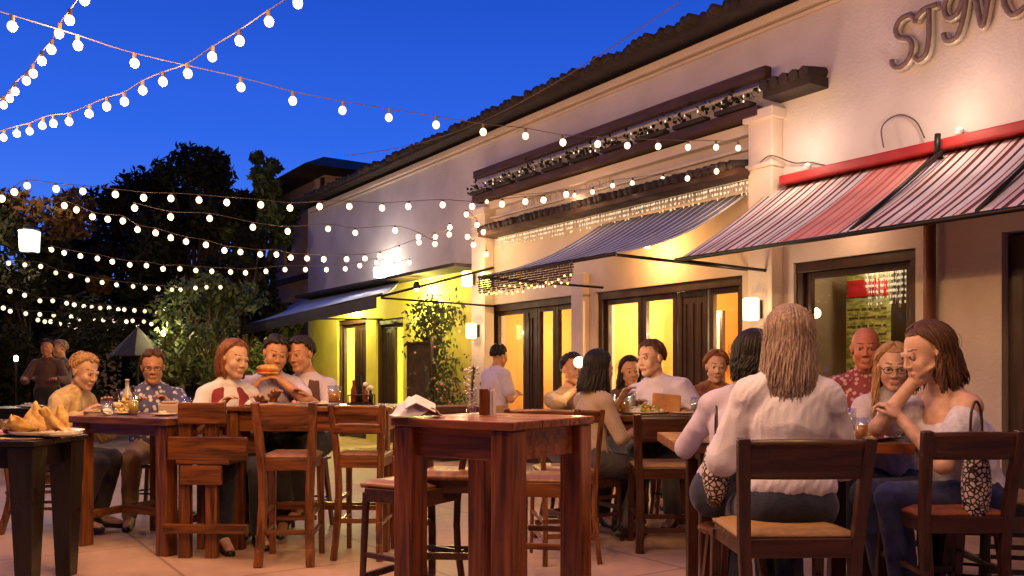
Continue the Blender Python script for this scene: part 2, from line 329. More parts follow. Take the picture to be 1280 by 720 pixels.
# ---------------------------------------------------------------- figure modelling: blended volumes -> one surface
def V3(*a): return np.array(a, float)
class Blob:
    """smoothly blended solid; primitives are (kind, data, blend, sign)"""
    def __init__(s): s.p = []
    def ell(s, c, r, M=None, k=0.02, sub=False):
        r = np.array(r, float); s.p.append(('e', np.array(c, float), r, np.eye(3) if M is None else np.array(M)[:3, :3], k, sub, float(r.max()))); return s
    def cone(s, a, b, ra, rb, k=0.02, w=None, q=1.0, sub=False):
        s.p.append(('c', np.array(a, float), np.array(b, float), (ra, rb, None if w is None else np.array(w, float), q), k, sub, max(ra, rb) / min(q, 1) if q < 1 else max(ra, rb))); return s
    def eval(s, vox, pad=0.03):
        lo = np.full(3, 1e9); hi = -lo
        for q in s.p:
            if q[5]: continue
            pts = [q[1]] if q[0] == 'e' else [q[1], q[2]]
            for c in pts: lo = np.minimum(lo, c - q[6]); hi = np.maximum(hi, c + q[6])
        lo -= pad; hi += pad; n = np.ceil((hi - lo) / vox).astype(int) + 1
        D = np.full(n, 0.05, np.float32)
        ax = [lo[i] + vox * np.arange(n[i]) for i in range(3)]
        for q in s.p:
            pts = np.array([q[1]] if q[0] == 'e' else [q[1], q[2]]); m = q[6] + 0.05
            i0 = np.maximum(((pts.min(0) - m - lo) / vox).astype(int), 0); i1 = np.minimum(((pts.max(0) + m - lo) / vox).astype(int) + 2, n)
            if (i1 <= i0).any(): continue
            sl = tuple(slice(a, b) for a, b in zip(i0, i1))
            X = ax[0][i0[0]:i1[0]][:, None, None]; Y = ax[1][i0[1]:i1[1]][None, :, None]; Z = ax[2][i0[2]:i1[2]][None, None, :]
            if q[0] == 'e':
                c, r, M = q[1], q[2], q[3]
                x, y, z = X - c[0], Y - c[1], Z - c[2]
                p = [(x * M[0, i] + y * M[1, i] + z * M[2, i]) for i in range(3)]
                k0 = np.sqrt((p[0] / r[0]) ** 2 + (p[1] / r[1]) ** 2 + (p[2] / r[2]) ** 2)
                k1 = np.sqrt((p[0] / r[0] ** 2) ** 2 + (p[1] / r[1] ** 2) ** 2 + (p[2] / r[2] ** 2) ** 2)
                d = k0 * (k0 - 1) / np.maximum(k1, 1e-6); d = np.where(k0 < 0.05, -r.min(), d)
            else:
                a, b = q[1], q[2]; ra, rb, w, f = q[3]
                x, y, z = X - a[0], Y - a[1], Z - a[2]; ab = b - a
                if w is not None:
                    w = w / np.linalg.norm(w); dw = (x * w[0] + y * w[1] + z * w[2]) * (1 / f - 1)
                    x, y, z = x + dw * w[0], y + dw * w[1], z + dw * w[2]; ab = ab + w * ab.dot(w) * (1 / f - 1)
                t = np.clip((x * ab[0] + y * ab[1] + z * ab[2]) / max(ab.dot(ab), 1e-9), 0, 1)
                d = np.sqrt((x - t * ab[0]) ** 2 + (y - t * ab[1]) ** 2 + (z - t * ab[2]) ** 2) - (ra + (rb - ra) * t)
                if w is not None: d = d * min(1.0, (f + 1) / 2)
            k = q[4]; A = D[sl]
            if q[5]:
                d = -d; h = np.clip(0.5 - 0.5 * (A - d) / k, 0, 1); D[sl] = A * (1 - h) + d * h + k * h * (1 - h)
            else:
                h = np.clip(0.5 + 0.5 * (A - d) / k, 0, 1); D[sl] = A * (1 - h) + d * h - k * h * (1 - h)
        return D, lo
    def mesh(s, vox=0.006):
        D, lo = s.eval(vox)
        D[0] = D[-1] = 0.05; D[:, 0] = D[:, -1] = 0.05; D[:, :, 0] = D[:, :, -1] = 0.05
        I = D < 0
        c = sum(I[a:I.shape[0] - 1 + a, b:I.shape[1] - 1 + b, e:I.shape[2] - 1 + e].astype(np.int8) for a in (0, 1) for b in (0, 1) for e in (0, 1))
        act = (c > 0) & (c < 8); idx = np.argwhere(act); ids = np.full(act.shape, -1, np.int32); ids[act] = np.arange(len(idx))
        P = np.zeros((len(idx), 3)); cnt = np.zeros(len(idx))
        cor = [(a, b, e) for a in (0, 1) for b in (0, 1) for e in (0, 1)]
        val = {q: D[idx[:, 0] + q[0], idx[:, 1] + q[1], idx[:, 2] + q[2]].astype(float) for q in cor}
        for q in cor:
            for d in range(3):
                if q[d]: continue
                q2 = list(q); q2[d] = 1; q2 = tuple(q2); a, b = val[q], val[q2]; m = (a < 0) != (b < 0)
                t = np.where(m, a / np.where(m, a - b, 1), 0)
                pt = np.array(q, float)[None, :].repeat(len(idx), 0); pt[:, d] += t
                P[m] += pt[m]; cnt[m] += 1
        P = (P / cnt[:, None] + idx) * vox + lo
        F_ = []
        for d in range(3):
            u, v = (d + 1) % 3, (d + 2) % 3
            s0 = [slice(1, -1)] * 3; s0[d] = slice(0, -1); s1 = list(s0); s1[d] = slice(1, None)
            A = I[tuple(s0)]; B = I[tuple(s1)]; ch = np.argwhere(A != B)
            if not len(ch): continue
            fl = A[tuple(ch.T)]; base = ch.copy(); base[:, u] += 1; base[:, v] += 1
            def g(du, dv):
                b = base.copy(); b[:, u] -= du; b[:, v] -= dv; return ids[tuple(b.T)]
            qd = np.stack([g(1, 1), g(0, 1), g(0, 0), g(1, 0)], 1); qd[~fl] = qd[~fl][:, ::-1]; F_.append(qd)
        return P, np.concatenate(F_)

def folds(P, amp, seed, f=22.0):
    f = f * 0.72
    """cloth folds: warped plane waves"""
    r = np.random.default_rng(seed); h = np.zeros(len(P))
    wv = sum(np.sin(P @ (r.normal(size=3) * 9) + r.uniform(0, 6)) for _ in range(3))
    for i in range(5):
        d = r.normal(size=3); d[2] *= 0.45; d /= np.linalg.norm(d)
        h += np.abs(np.sin(P @ d * f * r.uniform(0.6, 1.5) + wv * 0.9 + r.uniform(0, 6))) ** 0.8 / 5
    d = r.normal(size=3); d2 = r.normal(size=3)
    return (0.62 - h) * 2.6 * amp + 0.22 * amp * np.sin(P @ d * 55 + 3 * wv) * np.sin(P @ d2 * 30)
def np_mesh(name, P, Fc, mats, parent=None, disp=None, classify=None, smooth_it=2):
    me = bpy.data.meshes.new(name); nv, nf = len(P), len(Fc)
    # light relaxation keeps the surface from stair-stepping
    e = np.concatenate([Fc[:, [0, 1]], Fc[:, [1, 2]], Fc[:, [2, 3]], Fc[:, [3, 0]]])
    for _ in range(smooth_it):
        acc = np.zeros_like(P); c = np.zeros(nv)
        np.add.at(acc, e[:, 0], P[e[:, 1]]); np.add.at(c, e[:, 0], 1); P = P * 0.5 + 0.5 * acc / np.maximum(c, 1)[:, None]
    if disp is not None:
        a, b, c_ = P[Fc[:, 0]], P[Fc[:, 1]], P[Fc[:, 2]]; fn = np.cross(b - a, c_ - a); vn = np.zeros_like(P)
        for j in range(4): np.add.at(vn, Fc[:, j], fn)
        vn /= np.maximum(np.linalg.norm(vn, axis=1), 1e-12)[:, None]; P = P + vn * disp(P)[:, None]
    me.vertices.add(nv); me.vertices.foreach_set('co', P.astype(np.float32).ravel())
    me.loops.add(nf * 4); me.loops.foreach_set('vertex_index', Fc.astype(np.int32).ravel())
    me.polygons.add(nf); me.polygons.foreach_set('loop_start', np.arange(0, nf * 4, 4, dtype=np.int32)); me.polygons.foreach_set('loop_total', np.full(nf, 4, np.int32))
    me.polygons.foreach_set('use_smooth', np.ones(nf, bool))
    for m in (mats if isinstance(mats, (list, tuple)) else [mats]): me.materials.append(m)
    if classify is not None: me.polygons.foreach_set('material_index', classify(P[Fc].mean(1)).astype(np.int32))
    me.update(calc_edges=True); me.validate()
    o = bpy.data.objects.new(name, me); COL.objects.link(o)
    if parent: o.parent = parent
    return o

def rx(a): c, s = math.cos(a), math.sin(a); return np.array([[1, 0, 0], [0, c, -s], [0, s, c]])
def ry(a): c, s = math.cos(a), math.sin(a); return np.array([[c, 0, s], [0, 1, 0], [-s, 0, c]])
def rz(a): c, s = math.cos(a), math.sin(a); return np.array([[c, -s, 0], [s, c, 0], [0, 0, 1]])
def ik(a, t, l1, l2, pole):
    d = t - a; L = np.linalg.norm(d)
    if L > (l1 + l2) * 0.995: t = a + d / L * (l1 + l2) * 0.995; d = t - a; L = np.linalg.norm(d)
    L = max(L, abs(l1 - l2) + 0.01)
    ca = (l1 * l1 + L * L - l2 * l2) / (2 * l1 * L); ca = max(-1, min(1, ca)); dn = d / np.linalg.norm(d)
    p = np.array(pole, float); p = p - dn * p.dot(dn); p /= max(np.linalg.norm(p), 1e-6)
    return a + dn * l1 * ca + p * l1 * math.sqrt(max(0, 1 - ca * ca)), t

def skin(name, c, rough=0.5):
    m = mat(name, c, rough, var=0.16, scale=26, bump=0.25, bscale=220)
    m.node_tree.nodes['Principled BSDF'].inputs['Subsurface Weight'].default_value = 0.12
    m.node_tree.nodes['Principled BSDF'].inputs['Subsurface Radius'].default_value = (0.02, 0.008, 0.004)
    return m
SK = skin('skin_fair', (0.58, 0.35, 0.25)); SK2 = skin('skin_tan', (0.50, 0.25, 0.145)); SK3 = skin('skin_red_lit', (0.50, 0.17, 0.09)); SK4 = skin('skin_brown', (0.33, 0.16, 0.09))  # SK3: reddish light is put into the skin colour
LIP = mat('lips', (0.40, 0.155, 0.115), 0.5, var=0.05); LID = mat('brow_hair', (0.13, 0.065, 0.04), 0.8)
eyeW = mat('eye_white', (0.42, 0.36, 0.33), 0.3, var=0.02); eyeD = mat('iris', (0.03, 0.015, 0.01), 0.1)
def hairmat(name, a, b): return mat(name, b, 0.5, col2=a, scale=26, stretch=(6, 6, 0.5), bump=0.3, bscale=90, spec=0.35)
HBR = hairmat('hair_brown', (0.035, 0.014, 0.007), (0.13, 0.055, 0.022)); HBK = hairmat('hair_black', (0.006, 0.004, 0.004), (0.022, 0.014, 0.011))
HBL = hairmat('hair_blonde', (0.22, 0.11, 0.04), (0.50, 0.29, 0.12)); HGR = hairmat('hair_grey_brown', (0.09, 0.058, 0.050), (0.44, 0.31, 0.24)); HRD = hairmat('hair_auburn', (0.10, 0.03, 0.01), (0.30, 0.11, 0.04))

def person(label, loc, yaw, seat=0.55, s=1.0, fem=False, lean=5, roll=0, twist=0, head=(0, 0, 0), armL=None, armR=None,
           poleL=(0.6, 0.5, -0.8), poleR=(-0.6, 0.5, -0.8), footL=None, footR=None, stand=False, skinm=None, top=None, sleeve=0.55, topamp=0.006,
           pants=None, shoe=None, hair=None, style='short', hlen=0.25, vox=0.006, collar=None, glasses=False, vest=None, off_shoulder=False, curl=0.5,
           group=None, seed=1, dens=800, thin=0.55, loose=0.014, faceless=False, hang_front=False, beard=None):
    skinm = skinm or SK; root = empty('person', loc, yaw, label, 'person', group)
    hipz = (0.90 * s) if stand else (seat + 0.085 * s)
    T = rz(R(twist)) @ rx(R(lean)) @ ry(R(roll)); H0 = V3(0, 0, hipz)
    def tp(x, f, t): return H0 + T @ V3(x, -f, t * 0.95) * s        # torso coordinates: lateral, forward, up
    m = 0.0 if fem else 1.0
    neck = tp(0, -0.005, 0.50)
    Hm = T @ rz(R(head[0])) @ rx(R(head[1])) @ ry(R(head[2]))
    # the head partly stays upright when the trunk leans
    Hm = rz(R(twist)) @ rx(R(lean) * 0.4) @ ry(R(roll) * 0.5) @ rz(R(head[0])) @ rx(R(head[1])) @ ry(R(head[2]))
    hc0 = neck + Hm @ V3(0, -0.028, 0.175) * s
    hs = s * 1.03; fr_ = random.Random(seed * 7 + 1); jw = fr_.uniform(.92, 1.08); nl_ = fr_.uniform(-.003, .003); ck = fr_.uniform(.8, 1.1)
    def hp(x, f, t): return hc0 + Hm @ V3(x, -f, t) * hs
    sw = 0.140 + 0.026 * m
    shL, shR = tp(sw, 0, 0.435), tp(-sw, 0, 0.435)
    hipL, hipR = tp(0.09, 0, 0.0), tp(-0.09, 0, 0.0)
    la, lf, lt, ls = 0.275 * s, 0.245 * s, 0.42 * s, 0.42 * s
    if stand:
        fL = V3(0.10, 0.0, 0.07 * s) if footL is None else V3(*footL); fR = V3(-0.10, 0.02, 0.07 * s) if footR is None else V3(*footR)
        kp = (0, -1, 0)
    else:
        fL = V3(0.12, -0.36 * s, max(0.08, seat - 0.42 * s)) if footL is None else V3(*footL); fR = V3(-0.12, -0.40 * s, max(0.08, seat - 0.42 * s)) if footR is None else V3(*footR)
        kp = (0, -1, 0.9)
    kL, fL = ik(hipL, fL, lt, ls, kp); kR, fR = ik(hipR, fR, lt, ls, kp)
    tgL = H0 + V3(*(armL or (0.20, -0.33, 0.20))) * s; tgR = H0 + V3(*(armR or (-0.20, -0.33, 0.20))) * s
    eL, wL = ik(shL, tgL, la, lf, poleL); eR, wR = ik(shR, tgR, la, lf, poleR)
    # ---- body
    B = Blob()
    def torso(b, o=0.0, lowcut=False, k=0.028):
        b.ell(tp(0, 0, 0.085 if lowcut else 0.02), np.array((0.150 + 0.006 * (1 - m) + o, 0.112 + o, 0.105 if lowcut else 0.115 + o)) * s, T, k)
        b.ell(tp(0, 0.012 if m else 0.005, 0.17), np.array((0.125 + 0.02 * m + o, 0.098 + 0.012 * m + o, 0.17)) * s, T, k)
        b.ell(tp(0, 0, 0.335), np.array((0.130 + 0.020 * m + o, 0.098 + 0.01 * m + o, 0.150 + o)) * s, T, k)
        b.cone(tp(-sw + 0.035, 0, 0.435), tp(sw - 0.035, 0, 0.435), (0.044 + o * .7) * s, (0.044 + o * .7) * s, k)
        if fem:
            for q in (-1, 1): b.ell(tp(0.064 * q, 0.070 + o * 0.6, 0.315), np.array((0.056 + o * .5, 0.046 + o * .5, 0.056 + o * .5)) * s, T, 0.03)
    torso(B)
    for q in (-1, 1): B.cone(tp(0.10 * q, -0.005, 0.455), neck + T @ V3(0.03 * q, 0, 0.035) * s, 0.040 * s, 0.036 * s, 0.04)
    B.cone(neck, hp(0, -0.02, -0.06), (0.049 + 0.007 * m) * s, (0.046 + 0.007 * m) * s, 0.02)
    for sh, e_, w_ in ((shL, eL, wL), (shR, eR, wR)):
        B.ell(sh, np.array((0.049, 0.049, 0.049)) * s, None, 0.02)
        B.cone(sh, e_, (0.046 + 0.006 * m) * s, (0.035 + 0.004 * m) * s, 0.03); B.cone(e_, w_, (0.038 + 0.004 * m) * s, 0.0245 * s, 0.015)
    for hp_, k_, f_ in ((hipL, kL, fL), (hipR, kR, fR)):
        B.cone(hp_, k_, 0.085 * s, 0.056 * s, 0.04); B.cone(k_, f_, 0.056 * s, 0.037 * s, 0.02); B.cone(f_, f_ + V3(0, -0.16, -0.045) * s, 0.035 * s, 0.026 * s, 0.02)
    # hands
    def hand(w_, e_, side, tgt_dir=None):
        d = w_ - e_; d /= np.linalg.norm(d)
        up = V3(0, 0, 1) if abs(d[2]) < 0.85 else V3(0, -1, 0)
        lat = np.cross(d, up); lat /= np.linalg.norm(lat); nrm = np.cross(lat, d)     # nrm: back of the hand
        B.cone(w_, w_ + d * 0.05 * s, 0.024 * s, 0.030 * s, 0.012, nrm, 0.55)
        B.cone(w_ + d * 0.04 * s + lat * 0.018 * s, w_ + d * 0.085 * s + lat * 0.024 * s, 0.020 * s, 0.014 * s, 0.01, nrm, 0.7)
        B.cone(w_ + d * 0.04 * s - lat * 0.018 * s, w_ + d * 0.080 * s - lat * 0.024 * s, 0.020 * s, 0.014 * s, 0.01, nrm, 0.7)
        for i, ln in enumerate((0.070, 0.078, 0.073, 0.058)):
            off = (i - 1.5) * 0.0205; p0 = w_ + (d * (0.086 - 0.004 * abs(i - 1.3)) + lat * off * side) * s
            a1, a2, a3 = curl * 0.7, curl * 1.6, curl * 2.3; p = p0
            for a_, fr, ra, rb in ((a1, 0.45, 0.0090, 0.0082), (a2, 0.30, 0.0082, 0.0076), (a3, 0.25, 0.0076, 0.0066)):
                q_ = p + (d * math.cos(a_) - nrm * math.sin(a_) + lat * off * 2 * side * 0.35) * ln * fr * s; B.cone(p, q_, ra * s, rb * s, 0.003); p = q_
        p = w_ + (d * 0.022 - lat * 0.026 * side) * s; q_ = p + (d * 0.034 - lat * 0.024 * side - nrm * 0.012) * s; r_ = q_ + (d * 0.030 - lat * 0.004 * side - nrm * 0.012) * s
        B.cone(p, q_, 0.0125 * s, 0.0100 * s, 0.006); B.cone(q_, r_, 0.0098 * s, 0.0075 * s, 0.003)
        return w_ + d * 0.10 * s - nrm * 0.025 * s
    gL = hand(wL, eL, 1); gR = hand(wR, eR, -1)
    # head
    h = lambda *a: np.array(a) * hs
    B.ell(hp(0, -0.014, 0.030), h(0.074, 0.093, 0.087), Hm, 0.02)
    B.ell(hp(0, 0.028, -0.030), h(0.060 * jw, 0.062, 0.082), Hm, 0.02)
    B.ell(hp(0, 0.068, -0.097), h(0.021 + 0.004 * m, 0.018, 0.017), Hm, 0.02)
    for q in (-1, 1):
        B.cone(hp(0.049 * q * jw, 0.005, -0.060), hp(0.010 * q, 0.060, -0.100), 0.021 * s, 0.018 * s, 0.022)
        B.ell(hp(0.036 * q, 0.062, -0.032), h(0.022 * ck, 0.017, 0.022 * ck), Hm, 0.03)
        B.ell(hp(0.031 * q, 0.100, 0.004), h(0.017, 0.014, 0.010), Hm, 0.010, sub=True)
        B.cone(hp(0.019 * q, 0.0885, 0.0095), hp(0.044 * q, 0.081, 0.0075), 0.0045 * s, 0.0045 * s, 0.003)
        B.ell(hp(0.075 * q, -0.010, -0.008), h(0.009, 0.018, 0.031), Hm @ ry(R(8 * q)), 0.006)
    B.cone(hp(-0.030, 0.082, 0.020), hp(0.030, 0.082, 0.020), 0.0105 * s, 0.0105 * s, 0.012)
    B.cone(hp(0, 0.088, 0.008), hp(0, 0.101 + nl_, -0.032), 0.0075 * s, 0.0100 * s, 0.010)
    for q in (-1, 1): B.ell(hp(0.012 * q, 0.094, -0.036), h(0.008, 0.010, 0.007), Hm, 0.005)
    B.cone(hp(-0.018, 0.086, -0.064), hp(0.018, 0.086, -0.064), 0.0060 * s, 0.0060 * s, 0.005)
    B.cone(hp(-0.015, 0.085, -0.074), hp(0.015, 0.085, -0.074), 0.0070 * s, 0.0070 * s, 0.005)
    B.cone(hp(-0.022, 0.097, -0.0688), hp(0.022, 0.097, -0.0688), 0.0022 * s, 0.0022 * s, 0.003, sub=True)
    P, Fc = B.mesh(vox)
    def cls(C):
        loc_ = (C - hc0) @ Hm / hs; x, f, t = loc_[:, 0], -loc_[:, 1], loc_[:, 2]; out = np.zeros(len(C), int)
        out[(np.abs(x) < 0.024 - np.abs(t + 0.069) * 0.9) & (t > -0.078) & (t < -0.060) & (f > 0.076)] = 1
        bt = 0.027 + 0.004 * np.cos((np.abs(x) - 0.03) * 60)
        out[(np.abs(x) > 0.012) & (np.abs(x) < 0.046) & (np.abs(t - bt) < 0.0030) & (f > 0.05)] = 2
        return out
    body = np_mesh('body', P, Fc, [skinm, LIP, LID], root, classify=cls, smooth_it=1)
    h = lambda *a: np.array(a) * s
    # eyes
    if not faceless:
        for q in (-1, 1):
            e_ = MB(); c_ = hp(0.031 * q, 0.0790, 0.002); e_.ball(c_, 0.0118 * s, 12, 8)
            e_.ball(hp(0.031 * q, 0.0858, 0.002), 0.0068 * s, 10, 6, mi=1); e_.build('eye', [eyeW, eyeD], root, smooth=True)
    # ---- clothes
    if pants:
        C = Blob(); o = 0.010
        C.ell(tp(0, 0, 0.02), h(0.168 + o, 0.124 + o, 0.12), T, 0.05)
        C.ell(tp(0, 0.0, 0.10), h(0.140 + o, 0.108 + o, 0.06), T, 0.05)
        for hp_, k_, f_ in ((hipL, kL, fL), (hipR, kR, fR)):
            C.cone(hp_, k_, 0.096 * s, 0.068 * s, 0.04); C.cone(k_, f_ + (k_ - f_) * 0.06, 0.067 * s, 0.056 * s, 0.02)
        P, Fc = C.mesh(max(vox, 0.008)); np_mesh('trousers', P, Fc, pants, root, disp=lambda p: folds(p, 0.005, seed + 50, 26))
    for f_, side in ((fL, 1), (fR, -1)):
        C = Blob(); a = f_ + V3(0, 0.03, -0.045) * s; b = f_ + V3(0, -0.17, -0.058) * s
        C.cone(a, b, 0.036 * s, 0.031 * s, 0.01, (0, 0, 1), 0.75); C.cone(f_ + V3(0, 0.01, 0.01) * s, f_ + V3(0, -0.04, -0.04) * s, 0.043 * s, 0.04 * s, 0.02)
        P, Fc = C.mesh(0.010); np_mesh('shoe', P, Fc, shoe or shoeB, root)
    if top:
        C = Blob(); o = loose
        if off_shoulder:
            o += 0.012
            C.ell(tp(0, 0, 0.02), h(0.160 + o, 0.118 + o, 0.12), T, 0.05); C.ell(tp(0, 0.005, 0.17), h(0.14 + o, 0.11 + o, 0.17), T, 0.05)
            C.ell(tp(0, 0.01, 0.29), h(0.155 + o, 0.120 + o, 0.10), T, 0.05)
            for q in (-1, 1): C.ell(tp(0.064 * q, 0.075, 0.31), h(0.064, 0.056, 0.062), T, 0.03)
            for sh, e_ in ((shL, eL), (shR, eR)): C.cone(sh + (e_ - sh) * 0.25, sh + (e_ - sh) * 0.68, 0.064 * s, 0.070 * s, 0.03)
        else:
            torso(C, o, lowcut=True)
            C.cone(tp(0, -0.005, 0.47), tp(0, -0.002, 0.505), 0.07 * s, 0.060 * s, 0.03)
            for q in (-1, 1): C.cone(tp(0.10 * q, -0.005, 0.458), tp(0.035 * q, -0.005, 0.512), (0.042 + o) * s, (0.036 + o * .8) * s, 0.03)
            for sh, e_, w_ in ((shL, eL, wL), (shR, eR, wR)):
                C.ell(sh, np.array((0.050 + o * .8,) * 3) * s, None, 0.025)
                a_ = 0.044 + 0.006 * m + o; f1 = min(sleeve / 0.52, 1.0)
                C.cone(sh, sh + (e_ - sh) * f1, a_ * s * 0.98, (a_ - 0.006 * f1 + (0.006 if sleeve < 0.5 else 0)) * s, 0.022)
                if sleeve > 0.55: C.cone(e_, e_ + (w_ - e_) * (sleeve - 0.52) / 0.48, (a_ - 0.008) * s, (a_ - 0.016) * s, 0.02)
        P, Fc = C.mesh(vox); np_mesh('shirt' if not off_shoulder else 'blouse', P, Fc, top, root, disp=lambda p: folds(p, topamp, seed, 24))
        if collar and not off_shoulder:
            C = Blob()
            for q in (-1, 1):
                C.cone(tp(0, -0.055, 0.530), tp(0.058 * q, -0.02, 0.528), 0.016 * s, 0.016 * s, 0.01); C.cone(tp(0.058 * q, -0.02, 0.528), tp(0.022 * q, 0.058, 0.480), 0.016 * s, 0.014 * s, 0.01)
            P, Fc = C.mesh(0.006); np_mesh('collar', P, Fc, collar, root)
    if vest:
        C = Blob(); o = loose + 0.012
        torso(C, o)
        for q in (-1, 1): C.ell(tp(0.20 * q, 0, 0.42), h(0.055, 0.2, 0.13), T, 0.015, sub=True)
        for q in (-1, 1): C.cone(tp(0.10 * q, -0.005, 0.35), tp(0.10 * q, -0.005, 0.465), 0.050 * s, 0.042 * s, 0.02)
        C.cone(tp(0, 0.12, 0.52), tp(0, 0.14, 0.22), 0.085 * s, 0.012 * s, 0.008, sub=True)
        P, Fc = C.mesh(vox); np_mesh('vest', P, Fc, vest, root, disp=lambda p: folds(p, 0.003, seed + 9, 20))
    # ---- hair
    if hair:
        rr = random.Random(seed * 31 + 5)
        def scalp(az, pol, k=1.0):        # az 0 = forward
            d = V3(math.sin(az) * math.sin(pol), 0, 0)
            x = math.sin(az) * math.sin(pol) * 0.079 * k; f = math.cos(az) * math.sin(pol) * 0.099 * k - 0.016; t = math.cos(pol) * 0.094 * k + 0.030
            return x, f, t
        def limit(az):                   # how far down the hair grows
            a = abs((az + PI) % (2 * PI) - PI)
            if a < R(50): return R(52)
            if a < R(85): return R(52 + (a - R(50)) / R(35) * 45)
            return R(100 + 20 * min(1, (a - R(85)) / R(60)))
        C = MB()
        nu, nv = 40, 14
        def capf(u, v):
            az = 2 * PI * u; x, f, t = scalp(az, limit(az) * v, 1.0 + 0.01 * math.sin(az * 9 + v * 5)); return hp(x, f, t)
        C.grid(capf, nu, nv)
        short = style in ('short', 'crop')
        nl = 220 if short else dens
        if style == 'crop': nl = 90
        for i in range(nl):
            az = rr.uniform(-PI, PI); a = abs(az); sg = 1 if az > 0 else -1
            if short:
                p0 = rr.uniform(0.05, 0.8) ** 0.7 * limit(az); n_ = 5; ln = R(rr.uniform(18, 34)); pts = []; lift = rr.uniform(1.02, 1.07) if style == 'short' else 1.01
                daz = rr.uniform(-0.25, 0.25) + (0.3 * sg if a < R(60) else 0)
                for j in range(n_):
                    u = j / (n_ - 1); x, f, t = scalp(az + daz * u, min(p0 + ln * u, limit(az) + R(4)), 1.0 + (lift - 1) * math.sin(PI * min(1, u * 0.8 + 0.2)) + 0.004); pts.append(hp(x, f, t))
                C.tube(pts, [0.006 * s, 0.009 * s, 0.009 * s, 0.007 * s, 0.002 * s], 5, cap=False)
            else:
                pts = []; az1 = az
                if a < R(88): az1 = sg * R(88 + rr.uniform(-6, 14))        # parted and swept to the sides
                k_ = rr.uniform(1.01, 1.09); p1 = R(108)
                bump = rr.uniform(-0.012, 0.012)
                for j in range(7):
                    u = j / 6; aa = az + (az1 - az) * min(1, u * 1.25); x, f, t = scalp(aa, R(6) + (p1 - R(6)) * u, k_); pts.append(hp(x + bump * u, f, t))
                base = pts[-1]; L_ = hlen * s * rr.uniform(0.62, 1.08); back = math.cos(az1) < 0
                if style == 'tied':
                    pts = pts[:6]; tgt = hp(rr.uniform(-.02, .02), -0.115, -0.02); pts.append((pts[-1] + tgt) / 2 + Hm @ V3(0, 0.01, 0) * s); pts.append(tgt)
                    C.tube(pts, [0.006 * s] + [0.011 * s] * (len(pts) - 2) + [0.006 * s], 5, cap=False); continue
                out = (base - hc0); out[2] = 0; out /= max(np.linalg.norm(out), 1e-6)
                ph = rr.uniform(0, 6); wa = rr.uniform(0.002, 0.008)
                fwd = Hm @ V3(0, -1, 0)
                for j in range(1, 8):
                    u = j / 7; q_ = base + V3(0, 0, -L_ * u) + out * (0.018 * u if L_ > 0.15 else -0.01 * u) * s
                    if back: q_ = q_ - fwd * 0.035 * u * s - (T @ V3(0, 0, 0))
                    elif hang_front: q_ = q_ + fwd * 0.05 * u * s
                    q_ = q_ + V3(math.sin(ph + u * 7) * wa, math.cos(ph + u * 6) * wa, 0); pts.append(q_)
                n_ = len(pts); C.tube(pts, [(0.0045 + 0.0050 * min(1, j / 4)) * s * thin * (1 if j < n_ - 3 else (n_ - j) / 3.4) for j in range(n_)], 5, cap=False)
        for i in range(60 if short else 110):          # flyaway strands
            az = rr.uniform(-PI, PI); sg = 1 if az > 0 else -1
            if abs(az) < R(80) and not short: az = sg * R(rr.uniform(80, 130))
            p0 = rr.uniform(0.2, 1.0) * (limit(az) if short else R(100)); x, f, t = scalp(az, p0, 1.05); a_ = hp(x, f, t); n_ = (a_ - hc0) / max(np.linalg.norm(a_ - hc0), 1e-6)
            ln = (0.03 if short else 0.055) * rr.uniform(.5, 1.4) * s; b_ = a_ + n_ * ln * .35 + V3(rr.uniform(-.3, .3) * ln, rr.uniform(-.3, .3) * ln, -ln * .45); c_ = b_ + V3(rr.uniform(-.3, .3) * ln, rr.uniform(-.3, .3) * ln, -ln * .6)
            C.tube(interp([a_, b_, c_], 5), 0.0011, 3, cap=False)
        if style == 'tied':
            C.ball(hp(0, -0.135, -0.02), (0.045 * s, 0.040 * s, 0.045 * s), 14, 10, jit=0.10)
        C.build('hair', hair, root, smooth=True)
    if beard:
        pass
    if glasses:
        G = MB()
        for q in (-1, 1):
            ring = [hp(0.033 * q + 0.021 * math.cos(a), 0.108, 0.000 + 0.017 * math.sin(a)) for a in np.linspace(0, 2 * PI, 17)]
            G.tube(ring, 0.0022 * s, 5); G.tube([hp(0.054 * q, 0.106, 0.004), hp(0.076 * q, 0.03, 0.006), hp(0.08 * q, -0.01, 0.0)], 0.002 * s, 5)
        G.tube([hp(-0.012, 0.109, 0.004), hp(0.012, 0.109, 0.004)], 0.002 * s, 5)
        G.build('glasses', metalB, root, smooth=True)
    root['_l'] = 0; del root['_l']
    W = Matrix.Translation(Vector(loc)) @ Matrix.Rotation(yaw, 4, 'Z')
    return root, (W @ Vector(gL), W @ Vector(gR), W @ Vector(hc0))
shoeB = mat('dark_shoe_leather', (0.02, 0.015, 0.012), 0.4, var=0.2)
